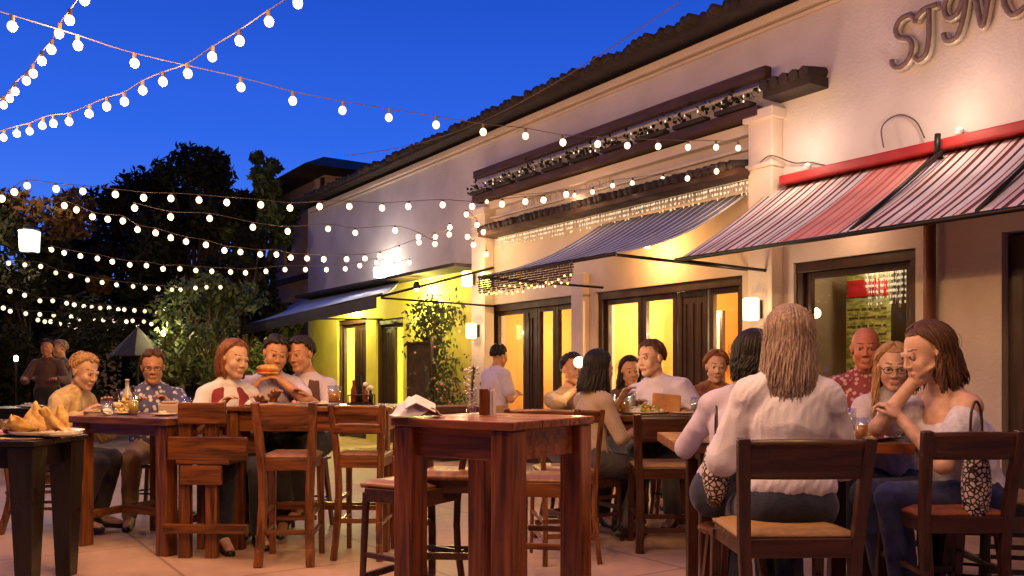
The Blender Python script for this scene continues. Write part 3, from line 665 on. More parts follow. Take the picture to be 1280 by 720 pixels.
# ---------------------------------------------------------------- the restaurant: local x runs along the facade, y points to the plaza
WP = Vector((3.49, 6.2, 0)); WA = math.atan2(.830, -.558)
WU = Vector((-.5579, .8299, 0)); WN = Vector((-.8299, -.5579, 0))
def W(s, n, z): return WP + WU * s + WN * n + Vector((0, 0, z))
def wempty(name, s=0, n=0, z=0, label=None, cat=None, group=None): return empty(name, W(s, n, z), WA, label, cat, group)
def wpanel(mb, s0, s1, z0, z1, holes, n0=-0.28, n1=0.0, mi=0):
    """wall slab with rectangular holes (s0,s1,z0,z1)"""
    ss = sorted({s0, s1, *[h[0] for h in holes], *[h[1] for h in holes]}); ss = [x for x in ss if s0 <= x <= s1]
    for a, b in zip(ss, ss[1:]):
        zz = sorted([(h[2], h[3]) for h in holes if h[0] <= a + 1e-6 and h[1] >= b - 1e-6]); z = z0
        for h0, h1 in zz:
            if h0 > z + 1e-6: mb.box(((a + b) / 2, (n0 + n1) / 2, (z + h0) / 2), (b - a, n1 - n0, h0 - z), mi=mi)
            z = h1
        if z1 > z + 1e-6: mb.box(((a + b) / 2, (n0 + n1) / 2, (z + z1) / 2), (b - a, n1 - n0, z1 - z), mi=mi)

bld = wempty('restaurant_building', label='long white stucco restaurant with dark tiled eave and glowing doorways', cat='building')
ROOFZ = 4.38
# front wall: right section (white), middle (white/cream), left section (yellow below)
m = MB()
wpanel(m, -5.0, 2.0, 0, ROOFZ, [(0.69, 1.83, 0.62, 2.12), (-1.05, 0.04, 0.0, 2.15)])
wpanel(m, 2.0, 7.0, 2.85, ROOFZ, [])
wpanel(m, 7.0, 13.2, 2.58, ROOFZ, [])
m.build('wall', stucco, bld)
m = MB(); wpanel(m, 2.0, 7.0, 0, 2.85, [(2.41, 4.55, 0.0, 2.07), (4.98, 6.83, 0.0, 2.07)]); m.build('shopfront_wall', plaster, bld)
m = MB(); wpanel(m, 7.0, 13.2, 0, 2.58, [(9.35, 10.35, 0.0, 2.05), (10.75, 12.0, 0.0, 2.12)])
m.build('yellow_wall', yellowW, bld)
m = MB(); wpanel(m, 13.2, 13.48, 0, ROOFZ, [], n0=-8, n1=0.0); m.build('side_wall', stucco, bld)
# roof: plank soffit, barrel tiles
m = MB(); m.grid(lambda u, v: (-5.2 + 18.9 * u, 0.30 - 6.5 * v, ROOFZ + 0.06 + 0.7 * v), 2, 2)
roof = m.build('roof', tileM, bld, solid=0.07)
m = MB()
for i in range(190):
    s_ = -5.1 + i * 0.099; jz = random.uniform(-0.015, 0.012) - 0.012; jy = random.uniform(-0.06, 0.03)
    m.tube([(s_, 0.36 + jy, ROOFZ + 0.115 + jz), (s_, -0.6, ROOFZ + 0.18 + jz)], 0.046, 8)
m.build('tile_row', tileM, roof, smooth=True)
m = MB(); m.box((4.2, 0.03, ROOFZ - 0.05), (18.2, 0.09, 0.08)); m.box((4.2, 0.015, ROOFZ - 0.12), (18.2, 0.035, 0.03)); m.build('cornice', plaster, bld, bevel=0.01)
# big timber beams with the planting gap between them
m = MB(); m.box((4.43, 0.16, 3.81), (4.92, 0.09, 0.10)); ub = m.build('timber_beam', beamW, bld, bevel=0.008)
m = MB(); m.box((4.5, 0.11, 3.49), (4.86, 0.18, 0.09)); m.build('timber_beam', beamW, bld, bevel=0.008)
m = MB(); m.box((4.5, 0.05, 3.38), (4.74, 0.10, 0.10)); m.box((4.5, 0.03, 3.22), (4.72, 0.055, 0.03)); m.build('fascia', plaster, bld, bevel=0.006)
# ledge with tiles
m = MB(); m.box((4.4, 0.15, 2.965), (4.42, 0.30, 0.06)); m.build('ledge', beamW, bld, bevel=0.006)
m = MB()
for i in range(44):
    s_ = 2.27 + i * 0.1; m.tube([(s_, 0.33 + random.uniform(-.02, .02), 3.025), (s_, 0.0, 3.075 + random.uniform(-.01, .01))], 0.045, 8)
m.build('ledge_tile_row', tileM, bld, smooth=True)
m = MB(); m.box((10.05, 0.21, 2.615), (6.05, 0.42, 0.05)); m.build('ledge', tileM, bld, bevel=0.006)
# little tiled cap right of the pillar
m = MB(); m.box((1.72, 0.12, 3.60), (0.50, 0.24, 0.09))
for i in range(5): m.tube([(1.52 + i * 0.105, 0.27, 3.66), (1.52 + i * 0.105, 0.0, 3.70)], 0.05, 8)
m.build('tiled_cap', tileM, bld, bevel=0.004)
# pillars
for s0, s1, zt, nn in ((1.94, 2.21, 3.50, 0.15), (6.68, 7.02, 3.36, 0.15)):
    m = MB(); c = (s0 + s1) / 2; wd = s1 - s0
    m.box((c, nn / 2 + 0.002, zt / 2), (wd, nn, zt)); m.box((c, nn / 2 + 0.01, zt - 0.05), (wd + 0.07, nn + 0.06, 0.10)); m.box((c, nn / 2 + 0.006, 3.0), (wd + 0.04, nn + 0.035, 0.05)); m.box((c, nn / 2 + 0.006, 0.1), (wd + 0.04, nn + 0.035, 0.2))
    m.build('pillar', plaster, bld, bevel=0.01)
m = MB(); m.box((4.77, 0.052, 1.15), (0.22, 0.10, 2.3)); m.build('pillar', plaster, bld, bevel=0.008)

# door and window joinery
def joinery(parent, name, s0, s1, z0, z1, splits, fw=0.07, n=-0.10, sill=False):
    """splits: list of (a,b,kind) kind 'g' glass, 'd' solid"""
    m = MB(); m.box(((s0 + s1) / 2, n, z1 - 0.045), (s1 - s0, 0.14, 0.09))
    for s_ in (s0 + fw / 2, s1 - fw / 2): m.box((s_, n, (z0 + z1 - 0.09) / 2), (fw, 0.13, z1 - z0 - 0.09))
    if sill: m.box(((s0 + s1) / 2, n + 0.03, z0 + 0.03), (s1 - s0 - 2 * fw - 0.002, 0.18, 0.06))
    fr = m.build(name, frameW, parent, bevel=0.006)
    zb = z0 + (0.06 if sill else 0.01)
    for a, b, kd in splits:
        m = MB(); t = 0.055; zt = z1 - 0.092
        for s_ in (a + t / 2, b - t / 2): m.box((s_, n - 0.005, (zb + zt) / 2), (t, 0.055, zt - zb))
        for z_, hh in ((zt - t / 2, t), (zb + (0.09 if not sill else 0.03), 0.18 if not sill else 0.06)): m.box(((a + b) / 2, n - 0.004, z_), (b - a - 2 * t - 0.002, 0.05, hh))
        if kd == 'd':
            m.box(((a + b) / 2, n - 0.006, (zb + zt) / 2), (b - a - 2 * t - 0.004, 0.03, zt - zb - 2 * t))
            for q in range(1, 4): m.box((a + (b - a) * q / 4, n + 0.012, (zb + zt) / 2), (0.02, 0.02, zt - zb - 0.24))
        lf = m.build('door_leaf' if not sill else 'sash', frameW, fr, bevel=0.004)
        if kd == 'g':
            m = MB(); m.box(((a + b) / 2, n - 0.006, (zb + zt) / 2), (b - a - 2 * t, 0.008, zt - zb - 2 * t)); m.build('pane', pane, fr)
    return fr
joinery(bld, 'french_door', 4.98, 6.83, 0, 2.07, [(6.06, 6.76, 'g'), (5.80, 6.055, 'd'), (5.42, 5.795, 'g'), (5.05, 5.415, 'g')])
joinery(bld, 'french_door', 2.41, 4.55, 0, 2.07, [(3.88, 4.48, 'g'), (3.35, 3.86, 'g'), (2.92, 3.33, 'd'), (2.48, 2.90, 'g')])
joinery(bld, 'french_door', 9.35, 10.35, 0, 2.05, [(9.42, 9.86, 'g'), (9.87, 10.28, 'd')])
joinery(bld, 'french_door', 10.75, 12.0, 0, 2.12, [(10.82, 11.35, 'd'), (11.36, 11.93, 'g')])
joinery(bld, 'window', 0.69, 1.83, 0.62, 2.12, [(0.76, 1.76, 'g')], sill=True)
# solid side door at the right edge
m = MB(); m.box((-0.505, -0.13, 1.07), (1.08, 0.10, 2.13)); dr = m.build('side_door', frameW, bld, bevel=0.006)
m = MB()
for z_ in (0.55, 1.5):
    for s_ in (-0.76, -0.25): m.box((s_, -0.07, z_), (0.36, 0.02, 0.72))
m.build('door_panel', frameW, dr, bevel=0.01)
# rooms behind the openings
def room(s0, s1, depth, h, wallm, floor=True):
    m = MB(); n0 = -0.285
    m.box(((s0 + s1) / 2, n0 - depth - 0.05, h / 2), (s1 - s0, 0.1, h)); m.box((s0 - 0.05, n0 - depth / 2 - .001, h / 2), (0.1, depth, h)); m.box((s1 + 0.05, n0 - depth / 2 - .001, h / 2), (0.1, depth, h))
    m.box(((s0 + s1) / 2, n0 - depth / 2, h + 0.05), (s1 - s0 + 0.2, depth, 0.1))
    return m.build('room', wallm, bld)
room(2.1, 4.7, 2.6, 2.6, orangeW); room(4.86, 6.95, 2.6, 2.6, orangeW)
glowW = mat('lime_wash_plaster', (0.72, 0.62, 0.14), 0.8, var=0.12, scale=2)
room(9.0, 12.8, 2.0, 2.5, glowW); creamW = mat('dining_room_plaster', (0.55, 0.40, 0.28), 0.8, var=0.06, scale=2); room(0.2, 1.95, 2.2, 2.7, creamW)

# down pipe
m = MB(); m.tube([(0.54, 0.06, 0.02), (0.54, 0.06, 2.4)], 0.045, 10); [m.tube([(0.54, 0.06, z), (0.54, 0.06, z + 0.04)], 0.056, 10) for z in (0.5, 1.5, 2.3)]
m.build('down_pipe', mat('brown_painted_metal', (0.14, 0.05, 0.03), 0.5, var=0.15), bld, smooth=True)

# pictures, sconces and clutter inside
pic = wempty('framed_panel', 4.02, -1.2, 1.35, 'pale framed panel hanging behind the wide glass door', 'picture')
m = MB(); m.box((0, 0, 0), (0.50, 0.03, 0.95)); m.build('panel', porc, pic)
m = MB()
for x in (-0.27, 0.27): m.box((x, 0.01, 0), (0.04, 0.05, 1.03))
for z in (-0.495, 0.495): m.box((0, 0.01, z), (0.498, 0.05, 0.04))
m.build('frame', frameW, pic)
m = MB(); m.box((0, 0, 0), (0.06, 1.0, 0.9)); 
redp = wempty('red_hanging', 5.15, -1.4, 1.45, 'red cloth hanging with dark figure shapes inside the middle doorway', 'wall hanging')
m = MB(); m.grid(lambda u, v: ((u - .5) * 0.62, 0.015 * math.sin(u * 20), (v - .5) * 1.1), 24, 4); m.build('cloth', mat('red_cloth', (0.55, 0.03, 0.02), 0.8, col2=(0.18, 0.02, 0.02), scale=5), redp, solid=0.006)
m = MB(); m.tube([(-0.36, 0, 0.56), (0.36, 0, 0.56)], 0.015, 8); m.build('rod', metalB, redp)

# poster and counter inside the right window
po = wempty('menu_poster', 1.50, -0.60, 1.47, 'tall green menu poster with red heading behind the right window', 'poster')
m = MB(); m.box((0, 0, 0), (0.44, 0.012, 1.15))
pm, nt, b = new_mat('poster_print'); N, L = nt.nodes, nt.links
tc = N.new('ShaderNodeTexCoord'); mp = N.new('ShaderNodeMapping'); mp.inputs['Scale'].default_value = (9, 1, 26); L.new(tc.outputs['Object'], mp.inputs[0])
n = N.new('ShaderNodeTexNoise'); n.inputs['Scale'].default_value = 1.4; n.inputs['Detail'].default_value = 6; L.new(mp.outputs[0], n.inputs['Vector'])
cr = N.new('ShaderNodeValToRGB'); cr.color_ramp.elements[0].position = .36; cr.color_ramp.elements[0].color = (0.16, 0.17, 0.03, 1); cr.color_ramp.elements[1].position = .6; cr.color_ramp.elements[1].color = (0.60, 0.62, 0.20, 1)
L.new(n.outputs['Fac'], cr.inputs[0]); L.new(cr.outputs[0], b.inputs['Base Color']); b.inputs['Roughness'].default_value = 0.5
m.build('sheet', pm, po)
m = MB(); m.box((0, 0.012, 0.44), (0.40, 0.008, 0.15)); m.build('heading', mat('poster_red', (0.65, 0.02, 0.02), 0.5, var=0.15, scale=20), po)
m = MB()
for z in np.arange(-0.5, 0.32, 0.075):
    x = -0.18
    while x < 0.15:
        wd = random.uniform(0.03, 0.09); m.box((x + wd / 2, 0.009, z), (wd, 0.003, 0.022 * random.uniform(.6, 1.2))); x += wd + 0.02
m.build('print_lines', mat('poster_ink', (0.10, 0.07, 0.03), 0.7), po)
cb = wempty('dark_cabinet', 0.98, -1.2, 0, 'dark slatted cabinet inside the right window', 'cabinet')
m = MB(); m.box((0, 0, 0.85), (0.62, 0.4, 1.7)); m.build('carcass', frameW, cb, bevel=0.01)
m = MB()
for k in range(7): m.box((0, 0.215, 0.5 + k * 0.17), (0.5, 0.03, 0.06))
m.build('slat_front', beamW, cb, bevel=0.004)

# ---------------------------------------------------------------- awnings
def awning(name, label, s0, s1, z_top, z_front, n_front, clothm, sag=0.06, valance=0.0, far_skew=0.0, near_top=None):
    root = wempty(name, s0, 0, z_top, label, 'awning')
    Ls = s1 - s0; dz = z_front - z_top
    def f(u, v):
        x = u * Ls; y = 0.02 + v * n_front; z = dz * v - sag * math.sin(PI * v) + 0.012 * math.sin(u * Ls * 9.5) * v
        if near_top is not None: x = (near_top + (Ls - near_top) * u) * (1 - v) + x * v
        return (x, y, z)
    m = MB(); m.grid(f, 60, 12); m.build('canopy', clothm, root, smooth=True, solid=0.005)
    m = MB(); m.tube([(0, 0.02 + n_front, dz), (Ls, 0.02 + n_front, dz)], 0.018, 8); m.build('front_bar', metalB, root, smooth=True)
    for x in (0.03, Ls - 0.03):
        m = MB(); m.tube([(x, 0.03, dz - 0.02), (x, 0.02 + n_front, dz - 0.002)], 0.014, 8); m.build('side_arm', metalB, root, smooth=True)
    if valance:
        m = MB(); m.grid(lambda u, v: (u * Ls, 0.025 + n_front + 0.01 * math.sin(u * 60), dz - valance * v * (0.8 + 0.2 * abs(math.sin(u * Ls * 12)))), 120, 2); m.build('valance', clothm, root, solid=0.004)
    return root
redstr = strings_mat('red_white_black_stripe', 4.6, [(0.0, (0.90, 0.80, 0.76)), (0.28, (0.055, 0.006, 0.010)), (0.40, (0.90, 0.74, 0.70)), (0.62, (0.30, 0.018, 0.020)), (0.70, (0.014, 0.010, 0.014)), (0.78, (0.88, 0.70, 0.66)), (0.93, (0.26, 0.016, 0.020))], wide=(2.35, 2.80, (0.86, 0.20, 0.14)))
blustr = strings_mat('blue_grey_stripe', 8.5, [(0.0, (0.74, 0.74, 0.78)), (0.42, (0.020, 0.024, 0.055)), (0.62, (0.34, 0.36, 0.48)), (0.80, (0.016, 0.02, 0.045))])
darkcl = mat('charcoal_canvas', (0.02, 0.022, 0.032), 0.8, var=0.3, scale=6); greycl = mat('pale_blue_canvas', (0.48, 0.54, 0.68), 0.7, var=0.2, scale=4)
ra = awning('striped_awning', 'red white and black striped awning with red head box on the white wall', -1.8, 2.04, 2.80, 2.08, 1.20, redstr, sag=0.03, near_top=0.0)
m = MB(); m.box((2.62, 0.08, 0.035), (2.12, 0.12, 0.085)); hb = m.build('head_box', mat('red_painted_metal', (0.36, 0.02, 0.018), 0.45, var=0.15), ra, bevel=0.015)
m = MB(); m.box((0.55, 0.08, 0.035), (2.05, 0.12, 0.085)); hb = m.build('head_box', bpy.data.materials['red_painted_metal'], ra, bevel=0.015)
for x in (1.35, 2.2):
    m = MB(); m.tube([(x, 0.19, 0.10), (x, 0.20, -0.04), (x + 0.02, 0.06, -0.10)], 0.022, 8); m.tube([(x - 0.02, 0.16, -0.02), (x + 0.03, 1.18, -0.69)], 0.016, 6); m.build('bracket', metalB, ra, smooth=True)
ba = awning('striped_awning', 'navy and grey striped awning lit by white fringe lights above the french doors', 2.30, 4.42, 2.82, 2.13, 1.62, blustr, sag=0.10)
# beaded fringe hanging on the blue awning
fr = MB(); fl = MB()
for i in range(170):
    x = 0.55 + i / 170 * 1.55; d = 0.10 + 0.07 * abs(math.sin(i * 0.33)) + random.uniform(0, .04)
    for k in range(int(d / 0.022)): fr.ball((x, 1.66 + random.uniform(-.012, .012), -0.70 - k * 0.022), 0.009, 6, 4)
    if i % 5 == 0: fl.ball((x, 1.675, -0.70 - d), 0.009, 6, 4)
fr.build('beaded_fringe', mat('dark_beads', (0.05, 0.03, 0.02), 0.4, metal=0.3), ba, smooth=True)
tag(fl.build('fringe_lights', emis('amber_spark', (1.0, 0.55, 0.12), 5.0), ba, smooth=True), kind='stuff')
# grey retractable awning over the yellow section
ga = wempty('retractable_awning', 6.65, 0, 2.60, 'half drawn charcoal awning with pale top over the yellow wall', 'awning')
def gf(u, v):
    a = Vector((2.7 + 4.4 * u, 0.05, 0.02)); b = Vector((0.15 + 7.0 * u, 1.65, -0.50 - 0.17 * u)); p = a.lerp(b, v); p.z -= 0.05 * math.sin(PI * v); return p
m = MB(); m.grid(gf, 30, 8); m.build('canopy', greycl, ga, smooth=True, solid=0.006)
m = MB(); m.grid(lambda u, v: (0.12 + 7.05 * u, 1.675, -0.49 - 0.17 * u - 0.15 * v), 40, 1); m.build('valance', darkcl, ga, solid=0.006)
m = MB(); m.tube([(0.0, 1.66, -0.48), (7.1, 1.66, -0.66)], 0.02, 8); m.build('front_bar', metalB, ga, smooth=True)
for x in (0.02, 3.4, 6.9):
    m = MB(); m.tube([(x, 0.02, -0.04 if x < 1 else -0.1), (x, 1.66, -0.50 - 0.024 * x)], 0.016, 8); m.tube([(x, 0.02, -0.55), (x, 1.66, -0.52 - 0.024 * x)], 0.013, 8); m.build('support_arm', metalB, ga, smooth=True)

# ---------------------------------------------------------------- sign letters (open channel letters, far ones run out of frame)
sg = wempty('channel_letter_sign', 0.4, 0.02, 3.50, 'row of rounded metal channel letters on the upper white wall', 'sign')
rimM = mat('pale_letter_rim', (0.62, 0.56, 0.52), 0.4, metal=0.3, var=0.08); inkM = mat('dark_letter_face', (0.17, 0.11, 0.10), 0.5, var=0.3, scale=30)
LET = {
 'S': [[(0.40, 0.80), (0.40, 0.86), (0.30, 0.99), (0.10, 0.97), (0.00, 0.80), (0.06, 0.62), (0.26, 0.52), (0.34, 0.34), (0.26, 0.10), (0.08, 0.0), (-0.06, 0.08), (-0.08, 0.20)]],
 'T': [[(-0.06, 0.86), (0.10, 0.97), (0.36, 0.98)], [(0.20, 0.95), (0.20, 0.4), (0.14, 0.08), (0.0, 0.0), (-0.08, 0.08)]],
 'G': [[(0.40, 0.94), (0.16, 0.98), (-0.02, 0.72), (0.04, 0.46), (0.24, 0.50), (0.40, 0.92), (0.34, 0.40), (0.22, 0.04), (0.02, 0.02), (-0.04, 0.18)]],
 'V': [[(-0.04, 0.98), (0.05, 0.5), (0.15, 0.02), (0.26, 0.5), (0.38, 0.98)]],
 'E': [[(0.0, 0.50), (0.34, 0.54), (0.30, 0.90), (0.12, 0.98), (-0.02, 0.74), (-0.02, 0.30), (0.12, 0.0), (0.36, 0.08)]]}
for ch, s_, z_ in (('S', 0.81, 0.0), ('T', 0.62, 0.01), ('G', 0.41, 0.08), ('V', 0.20, 0.10), ('E', -0.02, 0.12)):
    m = MB()
    for st in LET[ch]:
        pts = [Vector((s_ - 0.40 - p.x * 0.40, 0.025, p.z * 0.38 + 0.02)) for p in interp([(x, 0, z) for x, z in st], 28)]
        m.tube(pts, 0.032, 10); m.tube([p + Vector((0, 0.024, 0)) for p in pts], 0.0205, 8, mi=1)
    o = m.build('letter', [rimM, inkM], sg, smooth=True); o.location.z = z_

# faint raised scrollwork on the panel over the centre awning
rl = wempty('raised_scrollwork', 5.2, 0.005, 3.27, 'faint raised scrollwork panel over the centre awning', 'relief'); m = MB(); rq = random.Random(11)
m.box((0, 0.004, 0.0), (1.80, 0.012, 0.19))
for k in range(15):
    x = 0.80 - k * 0.115; hh = rq.uniform(.05, .075); a0, a1 = rq.uniform(0, 2), rq.uniform(5, 8); m.tube(interp([(x + .03 * math.cos(a), 0.014, hh * math.sin(a)) for a in np.linspace(a0, a1, 7)], 16), 0.009, 6)
m.build('relief', stucco, rl, smooth=False)
# things on show inside the rooms
for s_, z_, ww, hh, lb in ((5.6, 1.5, .5, .4, 'small framed picture deep inside the middle doorway'), (3.3, 1.55, .45, .6, 'dark framed picture inside the wide glass doors'), (2.5, 1.6, .3, .4, 'small picture inside near the pillar')):
    r_ = wempty('wall_picture', s_, -2.86, z_, lb, 'picture', 'pictures inside the rooms'); m = MB(); m.box((0, 0, 0), (ww, .03, hh)); m.build('frame', frameW, r_, bevel=.006); m = MB(); m.box((0, .018, 0), (ww - .08, .006, hh - .08)); m.build('image', mat('picture_tone_%d' % int(s_ * 10), (0.5, .25, .1), .5, col2=(.1, .08, .05), scale=7), r_)
for s_, lb in ((6.3, 'shelf of bottles inside the middle doorway'), (3.65, 'shelf of bottles inside the wide glass doors'), (9.9, 'shelf of bottles inside the far yellow doors')):
    r_ = wempty('bottle_shelf', s_, -1.9, 0, lb, 'shelf', 'bottle shelves inside the rooms'); m = MB(); m.box((0, 0, .5), (.62, .3, 1.0)); m.box((0, -.12, 1.35), (.62, .04, .7)); m.box((0, 0, 1.35), (.6, .2, .03)); m.build('shelf_unit', frameW, r_, bevel=.005); bm_ = mat('shelf_bottle_%d' % int(s_ * 10), (.35, .12, .03), .1, col2=(.05, .12, .04), scale=9, coat=1.0)
    for k in range(8):
        for zz in (1.0, 1.365): m = MB(); m.lathe([(.024, 0), (.026, .01), (.026, .11), (.010, .16), (.010, .20)], (-.26 + .074 * k, .03, zz), 8); m.build('bottle', bm_, r_, smooth=True)
# ---------------------------------------------------------------- icicle lights
def icicles(name, label, s0, s1, z, n, count, ln, strength=5.0, nj=0.03, cat='string lights'):
    root = wempty(name, s0, n, z, label, cat); m = MB(); e_ = MB()
    m.tube([(0, 0, 0), (s1 - s0, 0, 0)], 0.006, 5)
    for i in range(count):
        x = (i + random.random()) / count * (s1 - s0); d = ln * random.uniform(0.35, 1.0); y = random.uniform(0, nj)
        m.tube([(x, y, 0), (x + random.uniform(-.02, .02), y, -d)], 0.0025, 4)
        for k in range(max(1, int(d / 0.05))): e_.ball((x + random.uniform(-.006, .006), y, -0.03 - k * 0.05), (0.006, 0.006, 0.013), 6, 4)
    m.build('wire', whiteC, root); tag(e_.build('tiny_bulbs', emis(name + '_glow', (1.0, 0.80, 0.52), strength), root, smooth=True), kind='stuff')
icicles('icicle_lights', 'white icicle lights hung just above the navy awning', 2.25, 6.5, 2.93, 0.06, 190, 0.17, 0.9)
icicles('icicle_lights', 'sparse icicle lights between the two timber beams', 2.1, 6.8, 3.72, 0.10, 26, 0.14, 2.2)
icicles('icicle_lights', 'dense icicle lights glittering inside the right window', 0.80, 1.34, 2.02, -0.40, 60, 0.34, 0.8, 0.12)
# potted climbers in the gap between the beams
for k in range(9):
    s_ = 2.35 + k * 0.55; pr_ = wempty('trailing_plant', s_, 0.17, 3.547, 'dark trailing plant in a low trough on the lower timber beam', 'plant', 'plants along the lower timber beam')
    m = MB(); m.box((0, 0, 0.02), (0.42, 0.10, 0.04)); m.build('trough', tileM, pr_, bevel=0.004); m = MB()
    for i in range(34): 
        p = (random.gauss(0, 0.16), random.uniform(-.05, .08), abs(random.gauss(0, 0.06))); a = random.uniform(0, 6); d = 0.035
        m.add([(p[0] - d * math.cos(a), p[1], p[2]), (p[0], p[1] + d * .6, p[2] + d * .4), (p[0] + d * math.cos(a), p[1], p[2] + d * math.sin(a)), (p[0], p[1] - d * .6, p[2] - d * .4)], [(0, 1, 2, 3)])
    m.build('foliage', GREEN1, pr_).location.z = 0.04

# ---------------------------------------------------------------- wall lamps
def point(name, p, power, col=(1, 0.62, 0.28), rad=0.06, parent=None):
    l = bpy.data.lights.new(name, 'POINT'); l.energy = power; l.color = col; l.shadow_soft_size = rad
    o = bpy.data.objects.new(name, l); COL.objects.link(o); o.location = p
    if parent: o.parent = parent
    return o
shadeM = emis('lit_lamp_shade', (1.0, 0.74, 0.42), 4.0)
def sconce(label, s, n, z, power, col=(1, 0.66, 0.33), shade=None, hh=0.2, r=0.07):
    root = wempty('wall_lamp', s, n, z, label, 'wall lamp')
    m = MB(); m.box((0, 0.01, 0), (0.08, 0.02, 0.16)); m.tube([(0, 0.02, 0), (0, 0.09, -0.02)], 0.012, 6); m.build('bracket', metalB, root)
    m = MB(); m.lathe([(r * 0.8, -hh / 2), (r, -hh / 2 + .01), (r, hh / 2 - .01), (r * 0.8, hh / 2)], (0, 0.10, 0), 14); m.build('lamp_shade', shade or shadeM, root, smooth=True)
    point('lamp_glow', (0, 0.26, 0), power, col, 0.05, root)
    return root
sconce('glowing wall lamp low on the pillar beside the shrub', 6.84, 0.16, 1.72, 11)
sconce('glowing wall lamp on the pillar behind the foreground woman', 2.08, 0.16, 1.72, 8)
sconce('bright white lamp high on the pillar beside the navy awning', 6.92, 0.18, 2.42, 5, (1, 0.8, 0.55))
sconce('yellow green lamp hanging at the far corner of the navy awning', 6.45, 0.18, 2.36, 3, (0.9, 0.9, 0.25), emis('lime_lamp_shade', (0.85, 0.85, 0.12), 5.0))
sconce('dazzling white flood lamp above the grey awning', 9.75, 0.10, 2.78, 24, (1, 0.88, 0.68), emis('flood_lens', (1, 0.93, 0.8), 40), 0.16, 0.11)
# interior lamps
def pendant(label, s, n, z, power, col, r=0.11, st=8):
    root = wempty('pendant_lamp', s, n, z, label, 'pendant lamp')
    m = MB(); m.tube([(0, 0, 0.1), (0, 0, 2.55 - z)], 0.006, 5); m.build('cord', metalB, root)
    m = MB(); m.ball((0, 0, 0), r, 14, 10); m.build('globe', emis('globe_' + str(int(s * 10)), col, st), root, smooth=True)
    point('lamp_glow', (0, 0, -r - 0.1), power, col, 0.08, root); return root
pendant('bright globe lamp inside the door nearest the pillar', 2.72, -1.1, 1.85, 170, (1, 0.76, 0.40), 0.15, 8)
pendant('globe lamp inside behind the pale framed panel', 4.1, -0.9, 2.1, 70, (1, 0.70, 0.32), st=5)
pendant('globe lamp inside the middle doorway', 6.1, -1.1, 1.9, 92, (1, 0.68, 0.30), st=5)
pendant('yellow globe lamp inside the far left doors', 9.9, -0.9, 2.0, 130, (1, 0.85, 0.32))
pendant('yellow globe lamp inside the farthest door', 11.7, -0.9, 2.0, 190, (1, 0.85, 0.34))
pendant('dim lamp inside the right window', 1.22, -0.36, 2.26, 9, (1, 0.80, 0.45), 0.04, 3)
for s_, lb in ((1.62, 'small up light on the red head box nearest the pillar'), (0.30, 'small up light on the red head box below the letters')):
    root = wempty('up_light', s_, 0.08, 2.878, lb, 'lamp', 'up lights on the red awning')
    m = MB(); m.lathe([(0.030, 0.0), (0.034, 0.03), (0.030, 0.045)], seg=12); m.build('housing', stucco, root, smooth=True)
    m = MB(); m.ball((0, 0, 0.045), 0.022, 10, 6); m.build('lens', emis('up_light_lens_%d' % int(s_ * 100), (1, 0.78, 0.52), 3), root, smooth=True); point('lamp_glow', (0, 0.32, 0.16), 10, (1, 0.74, 0.50), 0.06, root)
# lamps under the awnings
def strip(label, s, n, z, power, col):
    root = wempty('awning_lamp', s, n, z, label, 'lamp')
    m = MB(); m.lathe([(0.03, 0.05), (0.05, 0.0), (0.055, -0.05)], (0, 0, 0), 12); m.build('housing', metalB, root, smooth=True)
    m = MB(); m.ball((0, 0, -0.055), 0.035, 10, 8); m.build('bulb', emis('awning_bulb_%d' % int(s * 10), col, 12), root, smooth=True)
    point('lamp_glow', (0, 0, -0.14), power, col, 0.05, root)
strip('small lamp under the navy awning', 3.4, 0.28, 2.5, 26, (1, 0.48, 0.14))
strip('small lamp under the striped red awning', 1.2, 0.30, 2.45, 5, (1, 0.58, 0.30))
strip('yellow lamp under the grey awning beside the shrub', 8.4, 0.26, 2.46, 95, (1, 0.86, 0.22))
strip('yellow lamp under the far end of the grey awning', 11.2, 0.30, 2.44, 110, (1, 0.86, 0.25))

# ---------------------------------------------------------------- hip roofed tower behind
tw = wempty('hip_roof_tower', 13.6, -1.0, 0, 'dusky tower with flat hip roof behind the tall trees', 'building')
m = MB(); wpanel(m, 0.0, 3.2, 0, 5.15, [(1.9, 2.4, 3.6, 4.6)], n0=-3.6, n1=0.6); m.build('wall', mat('dusky_stucco', (0.60, 0.46, 0.46), 0.9, var=0.1, bump=0.4, bscale=40), tw)
m = MB(); a = 0.75; m.add([(-a, 1.3, 5.15), (3.2 + a, 1.3, 5.15), (3.2 + a, -4.3, 5.15), (-a, -4.3, 5.15), (0.8, 0.3, 5.72), (2.5, 0.3, 5.72), (2.5, -3.0, 5.72), (0.8, -3.0, 5.72)],
    [(3, 2, 1, 0), (4, 5, 6, 7), (0, 1, 5, 4), (1, 2, 6, 5), (2, 3, 7, 6), (3, 0, 4, 7)]); m.build('roof', tileM, tw)
m = MB(); m.box((2.15, 0.50, 4.1), (0.5, 0.06, 1.0)); m.build('shutter', frameW, tw)
m = MB()
for x in (0.06, 3.14): m.box((x, 0.62, 4.0), (0.1, 0.08, 2.2))
m.box((1.6, 0.62, 3.2), (2.95, 0.08, 0.12)); m.build('timber_frame', beamW, tw)
